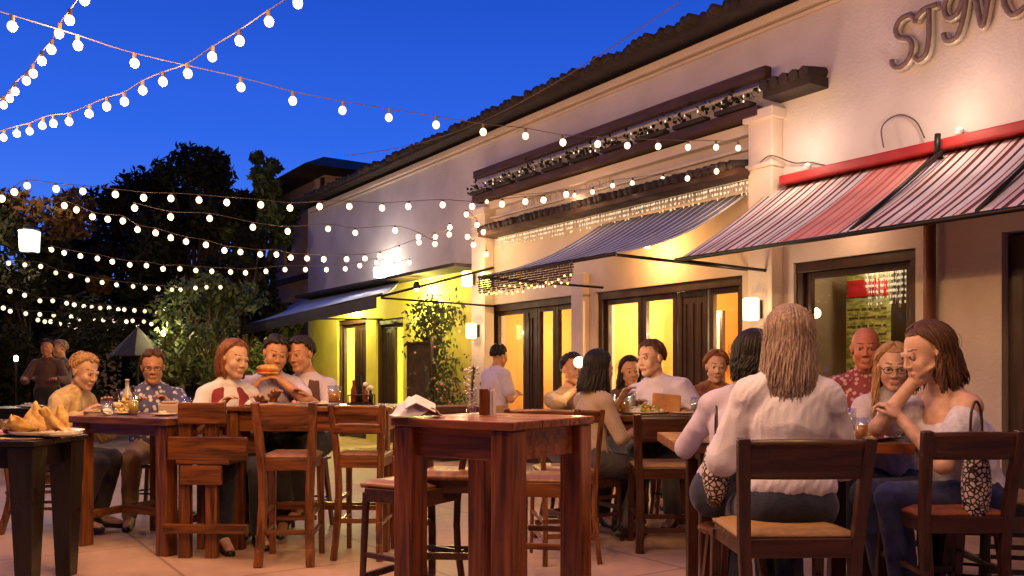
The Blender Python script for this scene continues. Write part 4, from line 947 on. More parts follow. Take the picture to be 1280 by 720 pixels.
# ---------------------------------------------------------------- tables
def table(name, label, loc, rot, w, d, h, leg=0.08, top_t=0.035, apron=0.09, mats=None, over=0.02, taper=1.0, shelf=None, rail=None, leg_in=0.0):
    mx, mz = mats or (wX, wZ); root = empty(name, (loc[0], loc[1], 0), R(rot), label, 'table')
    m = MB(); n = max(2, int(d / 0.14))
    for i in range(n):
        y = -d / 2 - over + (d + 2 * over) * (i + .5) / n; m.box((0, y, h - top_t / 2), (w + 2 * over, (d + 2 * over) / n - 0.003, top_t))
    m.build('table_top', mx, root, bevel=0.004)
    for sx in (-1, 1):
        for sy in (-1, 1):
            m = MB(); m.box((sx * (w / 2 - leg / 2 - leg_in), sy * (d / 2 - leg / 2 - leg_in), (h - top_t) / 2 - .001), (leg, leg, h - top_t), taper=taper); m.build('leg', mz, root, bevel=0.005)
    for sy in (-1, 1):
        m = MB(); m.box((0, sy * (d / 2 - leg / 2 - leg_in), h - top_t - apron / 2 - 0.001), (w - 2 * leg - 2 * leg_in, 0.025, apron)); m.build('apron', mx, root, bevel=0.003)
    for sx in (-1, 1):
        m = MB(); m.box((sx * (w / 2 - leg / 2 - leg_in), 0, h - top_t - apron / 2 - 0.001), (0.025, d - 2 * leg - 2 * leg_in, apron)); m.build('apron', mx, root, bevel=0.003)
    if rail:
        for sx in (-1, 1):
            m = MB(); m.box((sx * (w / 2 - leg / 2), 0, rail), (0.04, d - 2 * leg, 0.05)); m.build('foot_rail', mx, root, bevel=0.003)
        m = MB(); m.box((0, 0, rail), (w - leg - 0.04, 0.05, 0.05)); m.build('foot_rail', mx, root, bevel=0.003)
    return root
a = 0.49; th = R(35)
cx = (-a * math.cos(th) + a * math.sin(th)) / 2; cy = 2.7 + a * (math.cos(th) + math.sin(th)) / 2
table('bar_table', 'small square reddish bar table standing cornerwise in the foreground', (cx, cy), 90 - 35 - 90, a, a, 1.001, mats=(wood('bar_table_wood_x', (0.085, 0.022, 0.005), (0.42, 0.125, 0.022), 'X'), wood('bar_table_wood_z', (0.085, 0.022, 0.005), (0.42, 0.125, 0.022), 'Z')), leg=0.082, top_t=0.028, apron=0.098, over=0.008)
table('dining_table', 'reddish wood table of the man in glasses with chunky legs', (-2.394, 6.03), -25.5, 0.86, 0.74, 0.868, leg=0.095, top_t=0.045, apron=0.07, rail=0.20)
table('dining_table', 'dark red table behind the tall chairs with a black caddy on it', (-1.31, 6.0), -3, 1.06, 0.62, 0.935, leg=0.075, top_t=0.03, apron=0.13, rail=0.25)
table('black_table', 'black table with pale speckled top at the left edge', (-2.98, 4.85), -2, 1.0, 0.52, 0.80, leg=0.14, top_t=0.03, apron=0.12, mats=(blackX, blackZ), over=0.015, taper=0.6)
table('dining_table', 'dining table under the lit food between the pale shirted man and dark haired woman', (0.93, 6.42), 0, 0.80, 0.72, 0.862, leg=0.07, top_t=0.04, apron=0.07)
table('dining_table', 'orange lit dining table in front of the woman in the white shirt', (1.36, 4.56), -3, 1.08, 0.74, 0.82, leg=0.08, top_t=0.05, apron=0.07, mats=(wood('orange_wood_x', (0.12, 0.028, 0.006), (0.34, 0.10, 0.025), 'X'), BZ), leg_in=0.12)
# speckled cloth top on the black table
m = MB(); m.grid(lambda u, v: (-3.47 + 0.97 * u, 4.61 + 0.48 * v, 0.806 + 0.003 * math.sin(u * 40) * math.sin(v * 30)), 30, 20)
o = m.build('table_runner', mat('speckled_runner', (0.62, 0.50, 0.42), 0.8, col2=(0.25, 0.14, 0.10), scale=40), solid=0.004, rot=None); tag(o, 'pale speckled runner spread over the black table', 'tablecloth')

# ---------------------------------------------------------------- chairs (back at -y)
def chair(name, label, loc, rot, w=0.44, d=0.42, seat=0.55, back=0.91, tb=0.14, slats=1, rake=0.05, post=0.045, rungs=(0.18, 0.30), mats=None, pad=None, group=None, splay=0.02, nopad=False):
    mx, mz = mats or (BX, BZ); root = empty(name, (loc[0], loc[1], 0), R(rot), label, 'chair', group)
    for sx in (-1, 1):
        x = sx * (w / 2 - post / 2)
        m = MB(); pts = interp([(x + sx * splay * 0.2, -d / 2 - 0.05, 0.0), (x - sx * 0.012, -d / 2 + 0.012, seat * 0.55), (x, -d / 2 + 0.01, seat), (x + sx * splay, -d / 2 - rake, back)], 9)
        for p, q in zip(pts, pts[1:]): m.bar(p, q + (q - p) * 0.04, post, post * 0.8, up=(0, 1, 0))
        m.build('back_post', mz, root, bevel=0.004)
        m = MB(); m.bar((x + sx * 0.006, d / 2 + 0.0, 0), (x, d / 2 - 0.03, seat - 0.035), post * 0.68, post * 0.68, post * 0.92, post * 0.92, up=(0, 1, 0)); m.build('front_leg', mz, root, bevel=0.003)
    m = MB(); m.box((0, -d / 2 + 0.012, seat - 0.045), (w - 2 * post - 0.002, 0.025, 0.07)); m.box((0, d / 2 - 0.03, seat - 0.045), (w - 2 * post * .9, 0.025, 0.06))
    for sx in (-1, 1): m.box((sx * (w / 2 - post / 2), 0, seat - 0.045), (0.024, d - 2 * post, 0.06))
    m.build('seat_frame', mx, root, bevel=0.003)
    m = MB()
    def sf(u, v):
        x = (u - .5) * (w - 0.01 - 0.02 * v); y = (v - .5) * (d - 0.02) + 0.015; e = min(u, 1 - u, v, 1 - v); return (x, y, seat - 0.008 + 0.022 * min(1, e * 7) - 0.008 * math.sin(PI * u) * math.sin(PI * v))
    m.grid(sf, 14, 12); m.build('seat', pad or seatM, root, smooth=True, solid=0.018)
    for k in range(slats):
        z1 = back - 0.005 - k * (tb + 0.05); m = MB()
        def bf(u, v):
            z = z1 - tb * (1 - v); t = (z - seat) / (back - seat); return ((u - .5) * (w - 0.4 * post + splay), -d / 2 - rake * t - 0.018 * math.sin(PI * u) + 0.006, z + 0.006 * math.sin(PI * u) * (v > .5))
        m.grid(bf, 12, 4); m.build('backrest', mx, root, smooth=True, solid=0.022)
    for z in rungs:
        for sx in (-1, 1):
            m = MB(); m.bar((sx * (w / 2 - post / 2), -d / 2 - 0.01, z), (sx * (w / 2 - post / 2), d / 2 - 0.02, z + 0.01), 0.022); m.build('stretcher', mx, root, bevel=0.002)
    m = MB(); m.bar((-w / 2 + post, d / 2 - 0.016, rungs[0] + 0.05), (w / 2 - post, d / 2 - 0.016, rungs[0] + 0.05), 0.02, 0.03); m.build('stretcher', mx, root, bevel=0.002)
    m = MB(); m.bar((-w / 2 + post, -d / 2 - 0.008, rungs[0] + 0.02), (w / 2 - post, -d / 2 - 0.008, rungs[0] + 0.02), 0.02, 0.03); m.build('stretcher', mx, root, bevel=0.002)
    return root
def X(px, Y): return (px - 640) / F * Y
chair('wooden_chair', 'dark wooden chair under the long haired woman in the white shirt', (X(978, 3.45), 3.45), 2, w=0.47, seat=0.55, back=0.912, tb=0.14)
rpad = mat('red_brown_seat_pad', (0.30, 0.09, 0.03), 0.5, var=0.2, scale=20, bump=0.2)
chair('wooden_chair', 'empty dark wooden chair with red brown seat at the right edge', (X(1190, 3.85), 3.95), 3, w=0.41, seat=0.55, back=0.905, tb=0.11, pad=rpad)
chair('wooden_chair', 'wooden counter chair with tan pad behind the pale shirted man', (X(832, 5.8), 5.86), 0, w=0.44, d=0.38, seat=0.55, back=0.885, tb=0.17, rungs=(0.12, 0.22), post=0.05, mats=(BX, BZ))
wpad = mat('red_wood_seat', (0.27, 0.12, 0.045), 0.4, var=0.3, scale=10, stretch=(6, 1, 1))
chair('tall_chair', 'tall wooden chair in front of the boy eating the sandwich', (X(357, 5.3), 5.45), 3, w=0.35, d=0.36, seat=0.65, back=0.975, tb=0.13, rungs=(0.18, 0.3), mats=(wX, wZ), pad=wpad, slats=1, post=0.05)
chair('tall_chair', 'tall wooden chair pulled up beside the black caddy', (X(454, 5.55), 5.62), -4, w=0.32, d=0.34, seat=0.645, back=0.955, tb=0.06, slats=2, rungs=(0.22, 0.36), mats=(wX, wZ), pad=wpad, post=0.04)
chair('ladder_back_chair', 'ladder back bar chair seen between the legs of the corner table', (X(566, 3.95), 4.0), 176, w=0.30, d=0.32, seat=0.70, back=1.0, tb=0.045, slats=2, rungs=(0.30, 0.46), mats=(BX, BZ), pad=wpad, post=0.034)
chair('ladder_back_chair', 'thin legged bar chair behind the right leg of the corner table', (X(688, 4.4), 4.5), -12, w=0.34, d=0.34, seat=0.62, back=0.975, tb=0.05, slats=2, rungs=(0.28, 0.44), mats=(wX, wZ), pad=wpad, post=0.030)
chair('ladder_back_chair', 'dark legged bar chair half hidden behind the left leg of the corner table', (X(508, 3.75), 3.95), 60, w=0.32, d=0.34, seat=0.66, back=0.94, tb=0.05, slats=2, rungs=(0.20, 0.34), mats=(BX, BZ), pad=wpad, post=0.028)
chair('wooden_chair', 'reddish chair half hidden at the left of the dark haired woman', (X(707, 5.3), 5.5), 10, w=0.36, d=0.36, seat=0.56, back=0.93, tb=0.07, rungs=(0.15, 0.26), mats=(wX, wZ), pad=wpad, post=0.03)
chair('wooden_chair', 'dark chair at the table end behind the off shoulder woman', (X(1275, 4.35), 4.45), 84, w=0.42, seat=0.53, back=0.96, tb=0.16, mats=(blackX, blackZ))
chair('wooden_chair', 'small chair under the woman in the cream blouse', (X(58, 6.4), 6.45), -92, w=0.40, seat=0.44, back=0.82, tb=0.10, mats=(wX, wZ))
chair('wooden_chair', 'slim chair under the dark haired woman with beige top', (X(728, 6.0), 6.12), -62, w=0.40, seat=0.45, back=0.80, tb=0.08, mats=(BX, BZ), post=0.032)
# stools the far diners sit on (mostly hidden)
for i, (px, Y, sd, lb) in enumerate(((192, 7.1, 0.43, 'stool under the man in glasses and patterned shirt'), (280, 6.28, 0.46, 'stool under the woman in the maroon vest'), (340, 6.62, 0.53, 'stool under the boy with the sandwich'), (387, 6.68, 0.53, 'stool under the boy in the brown vest'),
                                     (836, 7.05, 0.47, 'stool under the man in the pale shirt'), (893, 7.0, 0.47, 'stool under the smiling woman in the orange shawl'), (712, 7.05, 0.43, 'stool under the drinking man'), (786, 7.95, 0.43, 'stool under the dark haired woman at the back table'),
                                     (1080, 5.6, 0.52, 'stool under the red lit bald man'), (1112, 4.98, 0.45, 'stool under the long haired woman in glasses'), (1216, 4.25, 0.47, 'stool under the off shoulder woman'), (918, 4.0, 0.46, 'stool under the black haired diner in lavender'))):
    root = empty('stool', (X(px, Y), Y, 0), 0.3 * i, lb, 'stool', None)
    m = MB(); m.lathe([(0.155, sd - 0.03), (0.165, sd - 0.02), (0.165, sd - 0.006), (0.15, sd)], seg=20); m.build('seat', wX, root, smooth=False, bevel=0.003)
    for k in range(4):
        q = k * PI / 2 + PI / 4; m = MB(); m.bar((0.17 * math.cos(q), 0.17 * math.sin(q), 0), (0.11 * math.cos(q), 0.11 * math.sin(q), sd - 0.03), 0.026, 0.026, 0.034, 0.034); m.build('leg', wZ, root, bevel=0.002)
    m = MB(); m.tube([(0.145 * math.cos(q), 0.145 * math.sin(q), 0.2) for q in np.linspace(0, 2 * PI, 25)], 0.008, 6); m.build('foot_ring', metalB, root, smooth=True)
# the panel backed box chair
bc = empty('panel_back_chair', (X(258, 5.5), 5.62, 0), R(-3), 'blocky reddish chair with solid panel back in front of the woman in the vest', 'chair')
m = MB(); m.box((0, -0.17, 0.905), (0.30, 0.03, 0.13)); m.build('back_panel', wX, bc, bevel=0.006)
m = MB(); m.box((0.03, -0.155, 0.685), (0.50, 0.035, 0.145)); m.build('cross_panel', wX, bc, bevel=0.006)
m = MB(); m.box((0, 0.0, 0.60), (0.34, 0.34, 0.03)); m.build('seat', wX, bc, bevel=0.006)
m = MB(); m.box((-0.01, -0.16, 0.52), (0.26, 0.03, 0.12)); m.build('seat_apron', wX, bc, bevel=0.004)
for x in (-0.125, 0.045):
    m = MB(); m.box((x, -0.125, 0.42), (0.075, 0.05, 0.84)); m.build('back_post', wZ, bc, bevel=0.005)
for x in (-0.13, 0.13):
    m = MB(); m.box((x, 0.14, 0.292), (0.05, 0.05, 0.585)); m.build('front_leg', wZ, bc, bevel=0.004)
m = MB(); m.box((0.02, -0.175, 0.19), (0.52, 0.045, 0.055)); m.build('foot_rail', wX, bc, bevel=0.004)
b2 = empty('panel_back_chair', (X(300, 5.9), 6.0, 0), R(6), 'second panel back chair tucked between the vest woman and the tall chair', 'chair')
m = MB(); m.box((0, -0.16, 0.84), (0.30, 0.03, 0.09)); m.build('back_panel', wX, b2, bevel=0.006)
m = MB(); m.box((0, -0.16, 0.68), (0.30, 0.03, 0.12)); m.build('cross_panel', wX, b2, bevel=0.006)
m = MB(); m.box((0, 0, 0.58), (0.32, 0.32, 0.03)); m.build('seat', wX, b2, bevel=0.006)
for x in (-0.13, 0.13):
    m = MB(); m.box((x, -0.135, 0.44), (0.035, 0.018, 0.88)); m.build('back_post', wZ, b2, bevel=0.003)
    m = MB(); m.box((x, 0.14, 0.28), (0.035, 0.035, 0.56)); m.build('front_leg', wZ, b2, bevel=0.003)

# ---------------------------------------------------------------- things on the tables
def item(name, label, loc, cat, group=None, rz_=0.0): return empty(name, loc, rz_, label, cat, group)
# folded napkin
m = MB()
nap = item('folded_napkin', 'crumpled white napkin folded on the corner of the bar table', at(521, 523, 3.0), 'napkin', rz_=0.3); nap.location.z = 1.003
def nf(u, v):
    x = (u - .5) * 0.170; y = (v - .5) * 0.12; e = min(u, 1 - u) * 2; e2 = min(v, 1 - v) * 2
    z = 0.062 * (max(0, 1 - abs(u - .36) * 2.1)) * min(1, e2 * 1.6) ** .5 + 0.030 * max(0, 1 - abs(u - .74) * 4) + 0.006 * math.sin(u * 21 + v * 9) * e2 + 0.003
    return (x, y, max(0.004, z * min(1, e * 3 + .1)))
m.grid(nf, 34, 18); o = m.build('cloth', mat('napkin_linen', (0.82, 0.80, 0.84), 0.9, var=0.03, bump=0.15), nap, solid=0.004)
m = MB(); m.grid(lambda u, v: ((u - .5) * 0.10 + 0.02 * v, (v - .5) * 0.09 - 0.02, 0.075 - 0.055 * abs(v - .4) * 1.2 - 0.05 * abs(u - .35)), 12, 10); m.build('fold', bpy.data.materials['napkin_linen'], nap, solid=0.004)
def tumbler(label, p, h=0.13, r=0.033, liquid=None, ice=True, group=None, name='drinking_glass'):
    root = item(name, label, p, 'glass', group); m = MB()
    m.lathe([(r * .8, 0.002), (r * .84, h * .2), (r, h), (r - .003, h), (r * .8, 0.012), (0.001, 0.010)], seg=18); m.build('glass_wall', drinkG, root, smooth=True)
    if liquid:
        m = MB(); m.lathe([(r * .76, 0.012), (r * .86, h * .7)], seg=16); m.build('drink', liquid, root, smooth=True)
    if ice:
        m = MB()
        for k in range(5): m.box((random.uniform(-.4, .4) * r, random.uniform(-.4, .4) * r, h * random.uniform(.62, .78)), (0.018,) * 3, M=Matrix.Rotation(random.uniform(0, 3), 3, 'Y'))
        m.build('ice', porc, root, bevel=0.003)
    return root
amber = mat('amber_drink', (0.75, 0.30, 0.03), 0.15, var=0.1, coat=0.6); yel = mat('yellow_drink', (0.80, 0.52, 0.05), 0.15, var=0.1, coat=0.6); waterM = mat('clear_drink', (0.55, 0.58, 0.60), 0.1, var=0.05, coat=0.8)
# tall vase of pale blossoms
p = at(589, 523, 3.22); vs = item('bud_vase', 'tall clear vase of small pale blossoms on the bar table', (p.x, p.y, 1.003), 'vase')
m = MB(); m.lathe([(0.017, 0.0), (0.021, 0.03), (0.019, 0.07), (0.022, 0.09), (0.0195, 0.09), (0.017, 0.07), (0.018, 0.03), (0.001, 0.008)], seg=16); m.build('glass_wall', drinkG, vs, smooth=True)
m = MB(); g_ = MB()
for k in range(70):
    q = random.uniform(0, 6.3); z = 0.02 + 0.15 * random.random(); r_ = 0.015 * random.random() ** .5 + (0.012 if z > .09 else 0); c = (r_ * math.cos(q), r_ * math.sin(q), z); m.ball(c, random.uniform(.003, .006), 6, 4)
for k in range(6):
    q = random.uniform(0, 6.3); g_.tube([(0, 0, 0.01), (0.01 * math.cos(q), 0.01 * math.sin(q), 0.1), (0.022 * math.cos(q), 0.022 * math.sin(q), 0.17)], 0.0015, 4)
m.build('blossoms', porc, vs, smooth=True); g_.build('stems', GREEN2, vs)
p = at(610, 523, 3.12); mh = item('menu_holder', 'small wooden block holding white cards on the bar table', (p.x, p.y, 1.003), 'menu holder', rz_=R(-10))
m = MB(); m.box((-0.010, 0, 0.047), (0.034, 0.05, 0.094)); m.build('block', wZ, mh, bevel=0.003)
m = MB(); [m.box((0.013 + 0.005 * k, 0, 0.044), (0.003, 0.046, 0.088 + .003 * k)) for k in range(3)]; m.build('cards', whiteC, mh)
# black caddy with bottles
p = at(452, 505, 5.9); ca = item('condiment_caddy', 'black caddy crowded with bottles on the dark red table', (p.x, p.y, 0.937), 'caddy')
m = MB(); m.box((0, 0, 0.01), (0.17, 0.12, 0.02))
for x in (-.08, .08):
    for y in (-.055, .055): m.tube([(x, y, 0.02), (x, y, 0.07)], 0.004, 6)
m.tube([(-.08, -.055, .07), (.08, -.055, .07), (.08, .055, .07), (-.08, .055, .07), (-.08, -.055, .07)], 0.004, 6); m.tube([(-0.01, 0, 0.02), (-0.01, 0, 0.20)], 0.005, 6); m.build('rack', metalB, ca)
for k, (x, y, h_) in enumerate(((-.05, -.02, .17), (-.015, .03, .20), (.03, -.02, .14), (.055, .03, .11), (-.055, .035, .12))):
    m = MB(); m.lathe([(0.018, 0.02), (0.02, 0.03), (0.02, h_ * .6), (0.009, h_ * .78), (0.009, h_ * .95), (0.011, h_)], (x, y, 0), 12); m.build('bottle', metalB if k % 2 else mat('sauce_glass', (0.16, 0.03, 0.02), 0.15, coat=1.0), ca, smooth=True)
m = MB(); m.ball((.03, -.02, .14), 0.018, 8, 6); m.ball((.055, .03, .115), 0.02, 8, 6); m.build('white_lid', porc, ca, smooth=True)
# snacks
chipM = mat('golden_flatbread', (0.72, 0.50, 0.17), 0.65, col2=(0.42, 0.20, 0.04), scale=22, bump=0.5, bscale=50)
def wedge(m, c, sz, rz_, tilt, fold=0.35):
    Mx = Matrix.Rotation(rz_, 3, 'Z') @ Matrix.Rotation(tilt, 3, 'X')
    def f(u, v):
        w = (1 - v) * sz * 0.55 + 0.01; x = (u - .5) * 2 * w; return Vector(c) + Mx @ Vector((x, abs(u - .5) * fold * sz + 0.01 * math.sin(u * 9 + v * 7), v * sz))
    m.grid(f, 8, 8)
fb = item('flatbread_heap', 'heap of big golden folded flatbreads at the left edge', (X(50, 4.75), 4.82, 0.812), 'food')
m = MB(); m.lathe([(0.10, 0), (0.17, 0.012), (0.19, 0.03), (0.185, 0.03), (0.16, 0.018), (0.001, 0.012)], seg=28); m.build('plate', porc, fb, smooth=True)
for c, sz, r_, t_ in (((-0.06, 0, 0.01), 0.19, 0.5, -0.45), ((0.05, -0.03, 0.01), 0.15, -0.7, 0.45), ((0.12, 0.03, 0.01), 0.13, 1.6, -0.9), ((-0.13, -0.03, 0.01), 0.15, 0.2, 1.0), ((0.0, 0.07, 0.01), 0.16, -0.2, -0.3), ((-0.18, 0.03, 0.0), 0.13, 1.1, 1.1)):
    m = MB(); wedge(m, c, sz, r_, t_); m.build('flatbread', chipM, fb, smooth=True, solid=0.012)
def plate_food(label, p, r=0.11, seed=0, cols=None, n=40, hgt=0.05, name='plate_of_food'):
    root = item(name, label, p, 'food'); rr = random.Random(seed); m = MB()
    m.lathe([(r * .55, 0), (r * .9, .008), (r, .018), (r * .97, .018), (r * .6, .008), (.001, .007)], seg=24); m.build('plate', porc, root, smooth=True)
    for ci, cm in enumerate(cols or [chipM, GREEN2]):
        m = MB()
        for k in range(n):
            q = rr.uniform(0, 6.3); d = r * .75 * rr.random() ** .6; z = 0.012 + hgt * (1 - d / r) * rr.random(); e = rr.uniform(.006, .016)
            m.ball((d * math.cos(q), d * math.sin(q), z), (e, e * rr.uniform(.5, 1), e * rr.uniform(.4, .9)), 7, 5, M=Matrix.Rotation(rr.uniform(0, 3), 3, 'X'), jit=.15)
        m.build('food_pieces', cm, root, smooth=True)
    return root
redF = mat('tomato_red', (0.55, 0.06, 0.03), 0.4, var=0.3, scale=20); whF = mat('pale_crumbly_food', (0.75, 0.66, 0.50), 0.7, var=0.2, scale=30); pkF = mat('pink_pickled_food', (0.62, 0.26, 0.26), 0.5, var=0.3, scale=30)
def onT(px, Y, z): return (X(px, Y), Y, z)
plate_food('pink and white snacks scattered before the flatbreads', onT(72, 4.8, 0.81), 0.13, 3, [whF, pkF, chipM], 45, 0.035)
plate_food('mixed bites at the far left end of the black table', onT(8, 4.85, 0.81), 0.12, 4, [whF, redF, pkF], 45, 0.035)
plate_food('green salad heap on the table before the pale shirted man', onT(806, 6.25, 0.865), 0.17, 5, [mat('salad_leaf', (0.40, 0.45, 0.09), 0.5, var=0.4, scale=20), whF, yel], 60, 0.07)
plate_food('golden basket of fries at the dark haired womans elbow', onT(772, 6.45, 0.865), 0.10, 6, [chipM, yel], 55, 0.10)
plate_food('glowing plate of fried food in front of the foreground woman', onT(1082, 4.35, 0.823), 0.11, 7, [yel, chipM, redF], 45, 0.05)
plate_food('dark salad plate beside the off shoulder womans chair', onT(1112, 4.42, 0.823), 0.10, 8, [pkF, GREEN2, whF], 45, 0.04)
plate_food('yellow snacks on the blocky chair side of the table', onT(262, 5.95, 0.937 - .065), 0.11, 9, [yel, whF, chipM], 45, 0.09)
plate_food('yellow dish in front of the man in glasses', onT(158, 6.05, 0.871), 0.09, 10, [yel, chipM, whF], 60, 0.13)
tumbler('amber drink beside the yellow dish', onT(167, 5.95, 0.871), 0.13, 0.035, yel); tumbler('water glass at the left end of the glasses mans table', onT(133, 5.95, 0.871), 0.09, 0.04, waterM)
tumbler('water glass between the vest woman and the man in glasses', onT(232, 6.0, 0.871), 0.12, 0.035, waterM)
tumbler('orange drink before the pale shirted man', onT(781, 6.2, 0.865), 0.13, 0.035, amber); tumbler('ice water before the dark haired woman', onT(764, 6.2, 0.865), 0.14, 0.033, waterM); tumbler('tall ice water beyond the fries', onT(790, 6.5, 0.865), 0.16, 0.033, waterM)
tumbler('orange drink beside the foreground woman', onT(1077, 4.15, 0.823), 0.12, 0.033, amber); tumbler('water glass on the right table near the striped blouse', onT(1062, 4.5, 0.823), 0.15, 0.034, waterM)
tumbler('small glass near the smiling woman', onT(868, 6.6, 0.865), 0.11, 0.033, waterM); tumbler('yellow drink beside the boy in the brown vest', onT(418, 6.1, 0.937), 0.13, 0.05, amber, ice=False)
def bottle(label, p, m_, h=0.24, r=0.033):
    root = item('bottle', label, p, 'bottle'); m = MB(); m.lathe([(r * .9, 0), (r, .01), (r, h * .55), (r * .42, h * .74), (r * .40, h * .95), (r * .46, h * .95), (r * .46, h)], seg=16); m.build('glass_body', m_, root, smooth=True)
    m = MB(); m.lathe([(r * 1.02, h * .2), (r * 1.02, h * .45)], seg=16); m.build('paper_label', whF, root, smooth=True); return root
bg_ = mat('dark_bottle_glass', (0.03, 0.02, 0.01), 0.08, coat=1.0)
bottle('pale necked bottle at the left of the man in glasses', onT(159, 6.3, 0.871), mat('pale_bottle', (0.55, 0.55, 0.50), 0.1, coat=1.0)); bottle('dark bottle beside the pale one', onT(166, 6.42, 0.871), bg_, 0.19)
bottle('dark bottle at the left of the table of the man in glasses', onT(148, 6.3, 0.871), bg_, 0.17)
# napkins and boxes on the tables
p = onT(212, 6.05, 0.871); o = MB(); o.box((0, 0, 0.035), (0.14, 0.10, 0.07)); o.box((0, 0, 0.082), (0.10, 0.07, 0.02)); o = o.build('takeaway_box', mat('kraft_card', (0.45, 0.32, 0.26), 0.8, var=0.1), bevel=0.008, loc=p, rot=(0, 0, .3)); tag(o, 'pale brown takeaway box in front of the patterned shirt', 'box')
p = onT(832, 6.25, 0.865); o = MB(); o.add([(-.10, -.03, 0), (.10, -.03, 0), (.10, .03, 0), (-.10, .03, 0), (-.085, -.01, .15), (.115, -.01, .13), (.10, .01, .13), (-.095, .01, .15)], [(3, 2, 1, 0), (4, 5, 6, 7), (0, 1, 5, 4), (1, 2, 6, 5), (2, 3, 7, 6), (3, 0, 4, 7)])
o = o.build('paper_bag', mat('brown_paper', (0.50, 0.24, 0.08), 0.85, var=0.2, scale=12, bump=0.6), bevel=0.01, loc=p, rot=(0, 0, -.2)); tag(o, 'brown paper bag standing before the pale shirted man', 'bag')
for px, Y, z, nm in ((134, 5.9, 0.871, 'crumpled white tissue on the table of the man in glasses'), (313, 5.85, 0.93, 'crumpled white tissue by the tall chair'), (795, 6.15, 0.865, 'crumpled tissue under the salad plate')):
    m = MB(); m.ball((0, 0, 0.022), (0.035, 0.028, 0.022), 10, 8, jit=.25); o = m.build('crumpled_tissue', whiteC, loc=onT(px, Y, z)); tag(o, nm, 'tissue')
# salt candle lights
for px, Y, z, nm in ((690, 6.6, 0.99, 'bright tea light lantern near the dark haired woman'),):
    pass
# more clutter: plates, cutlery, sauce bowls
for i, (px, Y, z) in enumerate(((120, 6.25, .871), (205, 5.85, .871), (370, 5.95, .937), (330, 6.05, .937), (405, 5.9, .937), (825, 6.45, .865), (855, 6.2, .865), (1000, 4.5, .823), (1100, 4.6, .823), (925, 4.5, .823))):
    lb = ('side plate by the lace blouse', 'side plate before the pale box', 'side plate under the sandwich', 'side plate before the vest woman', 'side plate before the boy in the brown vest', 'side plate behind the brown paper bag', 'side plate at the right end of the middle table', 'side plate hidden beyond the foreground woman', 'side plate before the woman in glasses', 'side plate at the left end of the orange lit table')[i]
    r_ = item('side_plate', 'small white ' + lb, onT(px, Y, z), 'plate', 'small white side plates', random.uniform(0, 3)); m = MB(); m.lathe([(.05, 0), (.075, .008), (.085, .014), (.082, .015), (.05, .006), (.001, .005)], seg=22); m.build('dish', porc, r_, smooth=True)
    m = MB()
    m.ball((0, 0, .012), (.034, .03, .008), 10, 6, jit=.2)
    for k in range(9): m.ball((random.uniform(-.022, .022), random.uniform(-.02, .02), .012 + random.random() * .012), random.uniform(.006, .013), 7, 5, jit=.2)
    m.build('leftovers', [chipM, whF, pkF][i % 3], r_, smooth=True)
    m = MB(); m.bar((.10, -.08, .004), (.10, .02, .004), .006, .003); m.bar((.10, .02, .004), (.10, .09, .006), .006, .002, .018, .002); m.build('fork', steel, r_)
# animal print bags hanging from the chairs
def printmat():
    m, nt, b = new_mat('animal_print'); N, L = nt.nodes, nt.links; tc = N.new('ShaderNodeTexCoord'); v = N.new('ShaderNodeTexVoronoi'); v.inputs['Scale'].default_value = 48; v.feature = 'DISTANCE_TO_EDGE'
    L.new(tc.outputs['Object'], v.inputs['Vector']); cr = N.new('ShaderNodeValToRGB'); cr.color_ramp.elements[0].position = .10; cr.color_ramp.elements[0].color = (0.02, 0.012, 0.01, 1); cr.color_ramp.elements[1].position = .18; cr.color_ramp.elements[1].color = (0.72, 0.60, 0.52, 1)
    L.new(v.outputs['Distance'], cr.inputs[0]); L.new(cr.outputs[0], b.inputs['Base Color']); b.inputs['Roughness'].default_value = 0.7; return m
AP = printmat()
def bag(label, p, w, h, d, rz_):
    root = item('handbag', label, p, 'bag', rz_=rz_); m = MB()
    m.grid(lambda u, v: ((0.5 * w * (0.65 + 0.45 * math.sin(PI * min(1, v * 1.1 + .05)))) * math.cos(2 * PI * u), 0.5 * d * (0.35 + .8 * math.sin(PI * min(1, (1 - v) * .8 + .12))) * math.sin(2 * PI * u), h * v + 0.006 * math.sin(u * 30)), 28, 14)
    m.build('body', AP, root, smooth=True, solid=0.004); m = MB(); m.ball((0, 0, 0.012), (w * .42, d * .4, 0.03), 14, 8); m.build('base', BX, root, smooth=True)
    m = MB(); m.tube(interp([(-w * .3, 0, h), (-w * .25, 0, h + .12), (0, 0, h + .17), (w * .25, 0, h + .12), (w * .3, 0, h)], 16), 0.006, 6); m.build('strap', BX, root, smooth=True)
bag('black and white animal print bag hanging left of the foreground womans chair', (X(898, 3.7), 3.74, 0.60), 0.13, 0.24, 0.10, 1.3)
bag('animal print shawl bag slung on the right edge chair', (X(1228, 3.75), 3.80, 0.50), 0.12, 0.36, 0.09, 0.4)
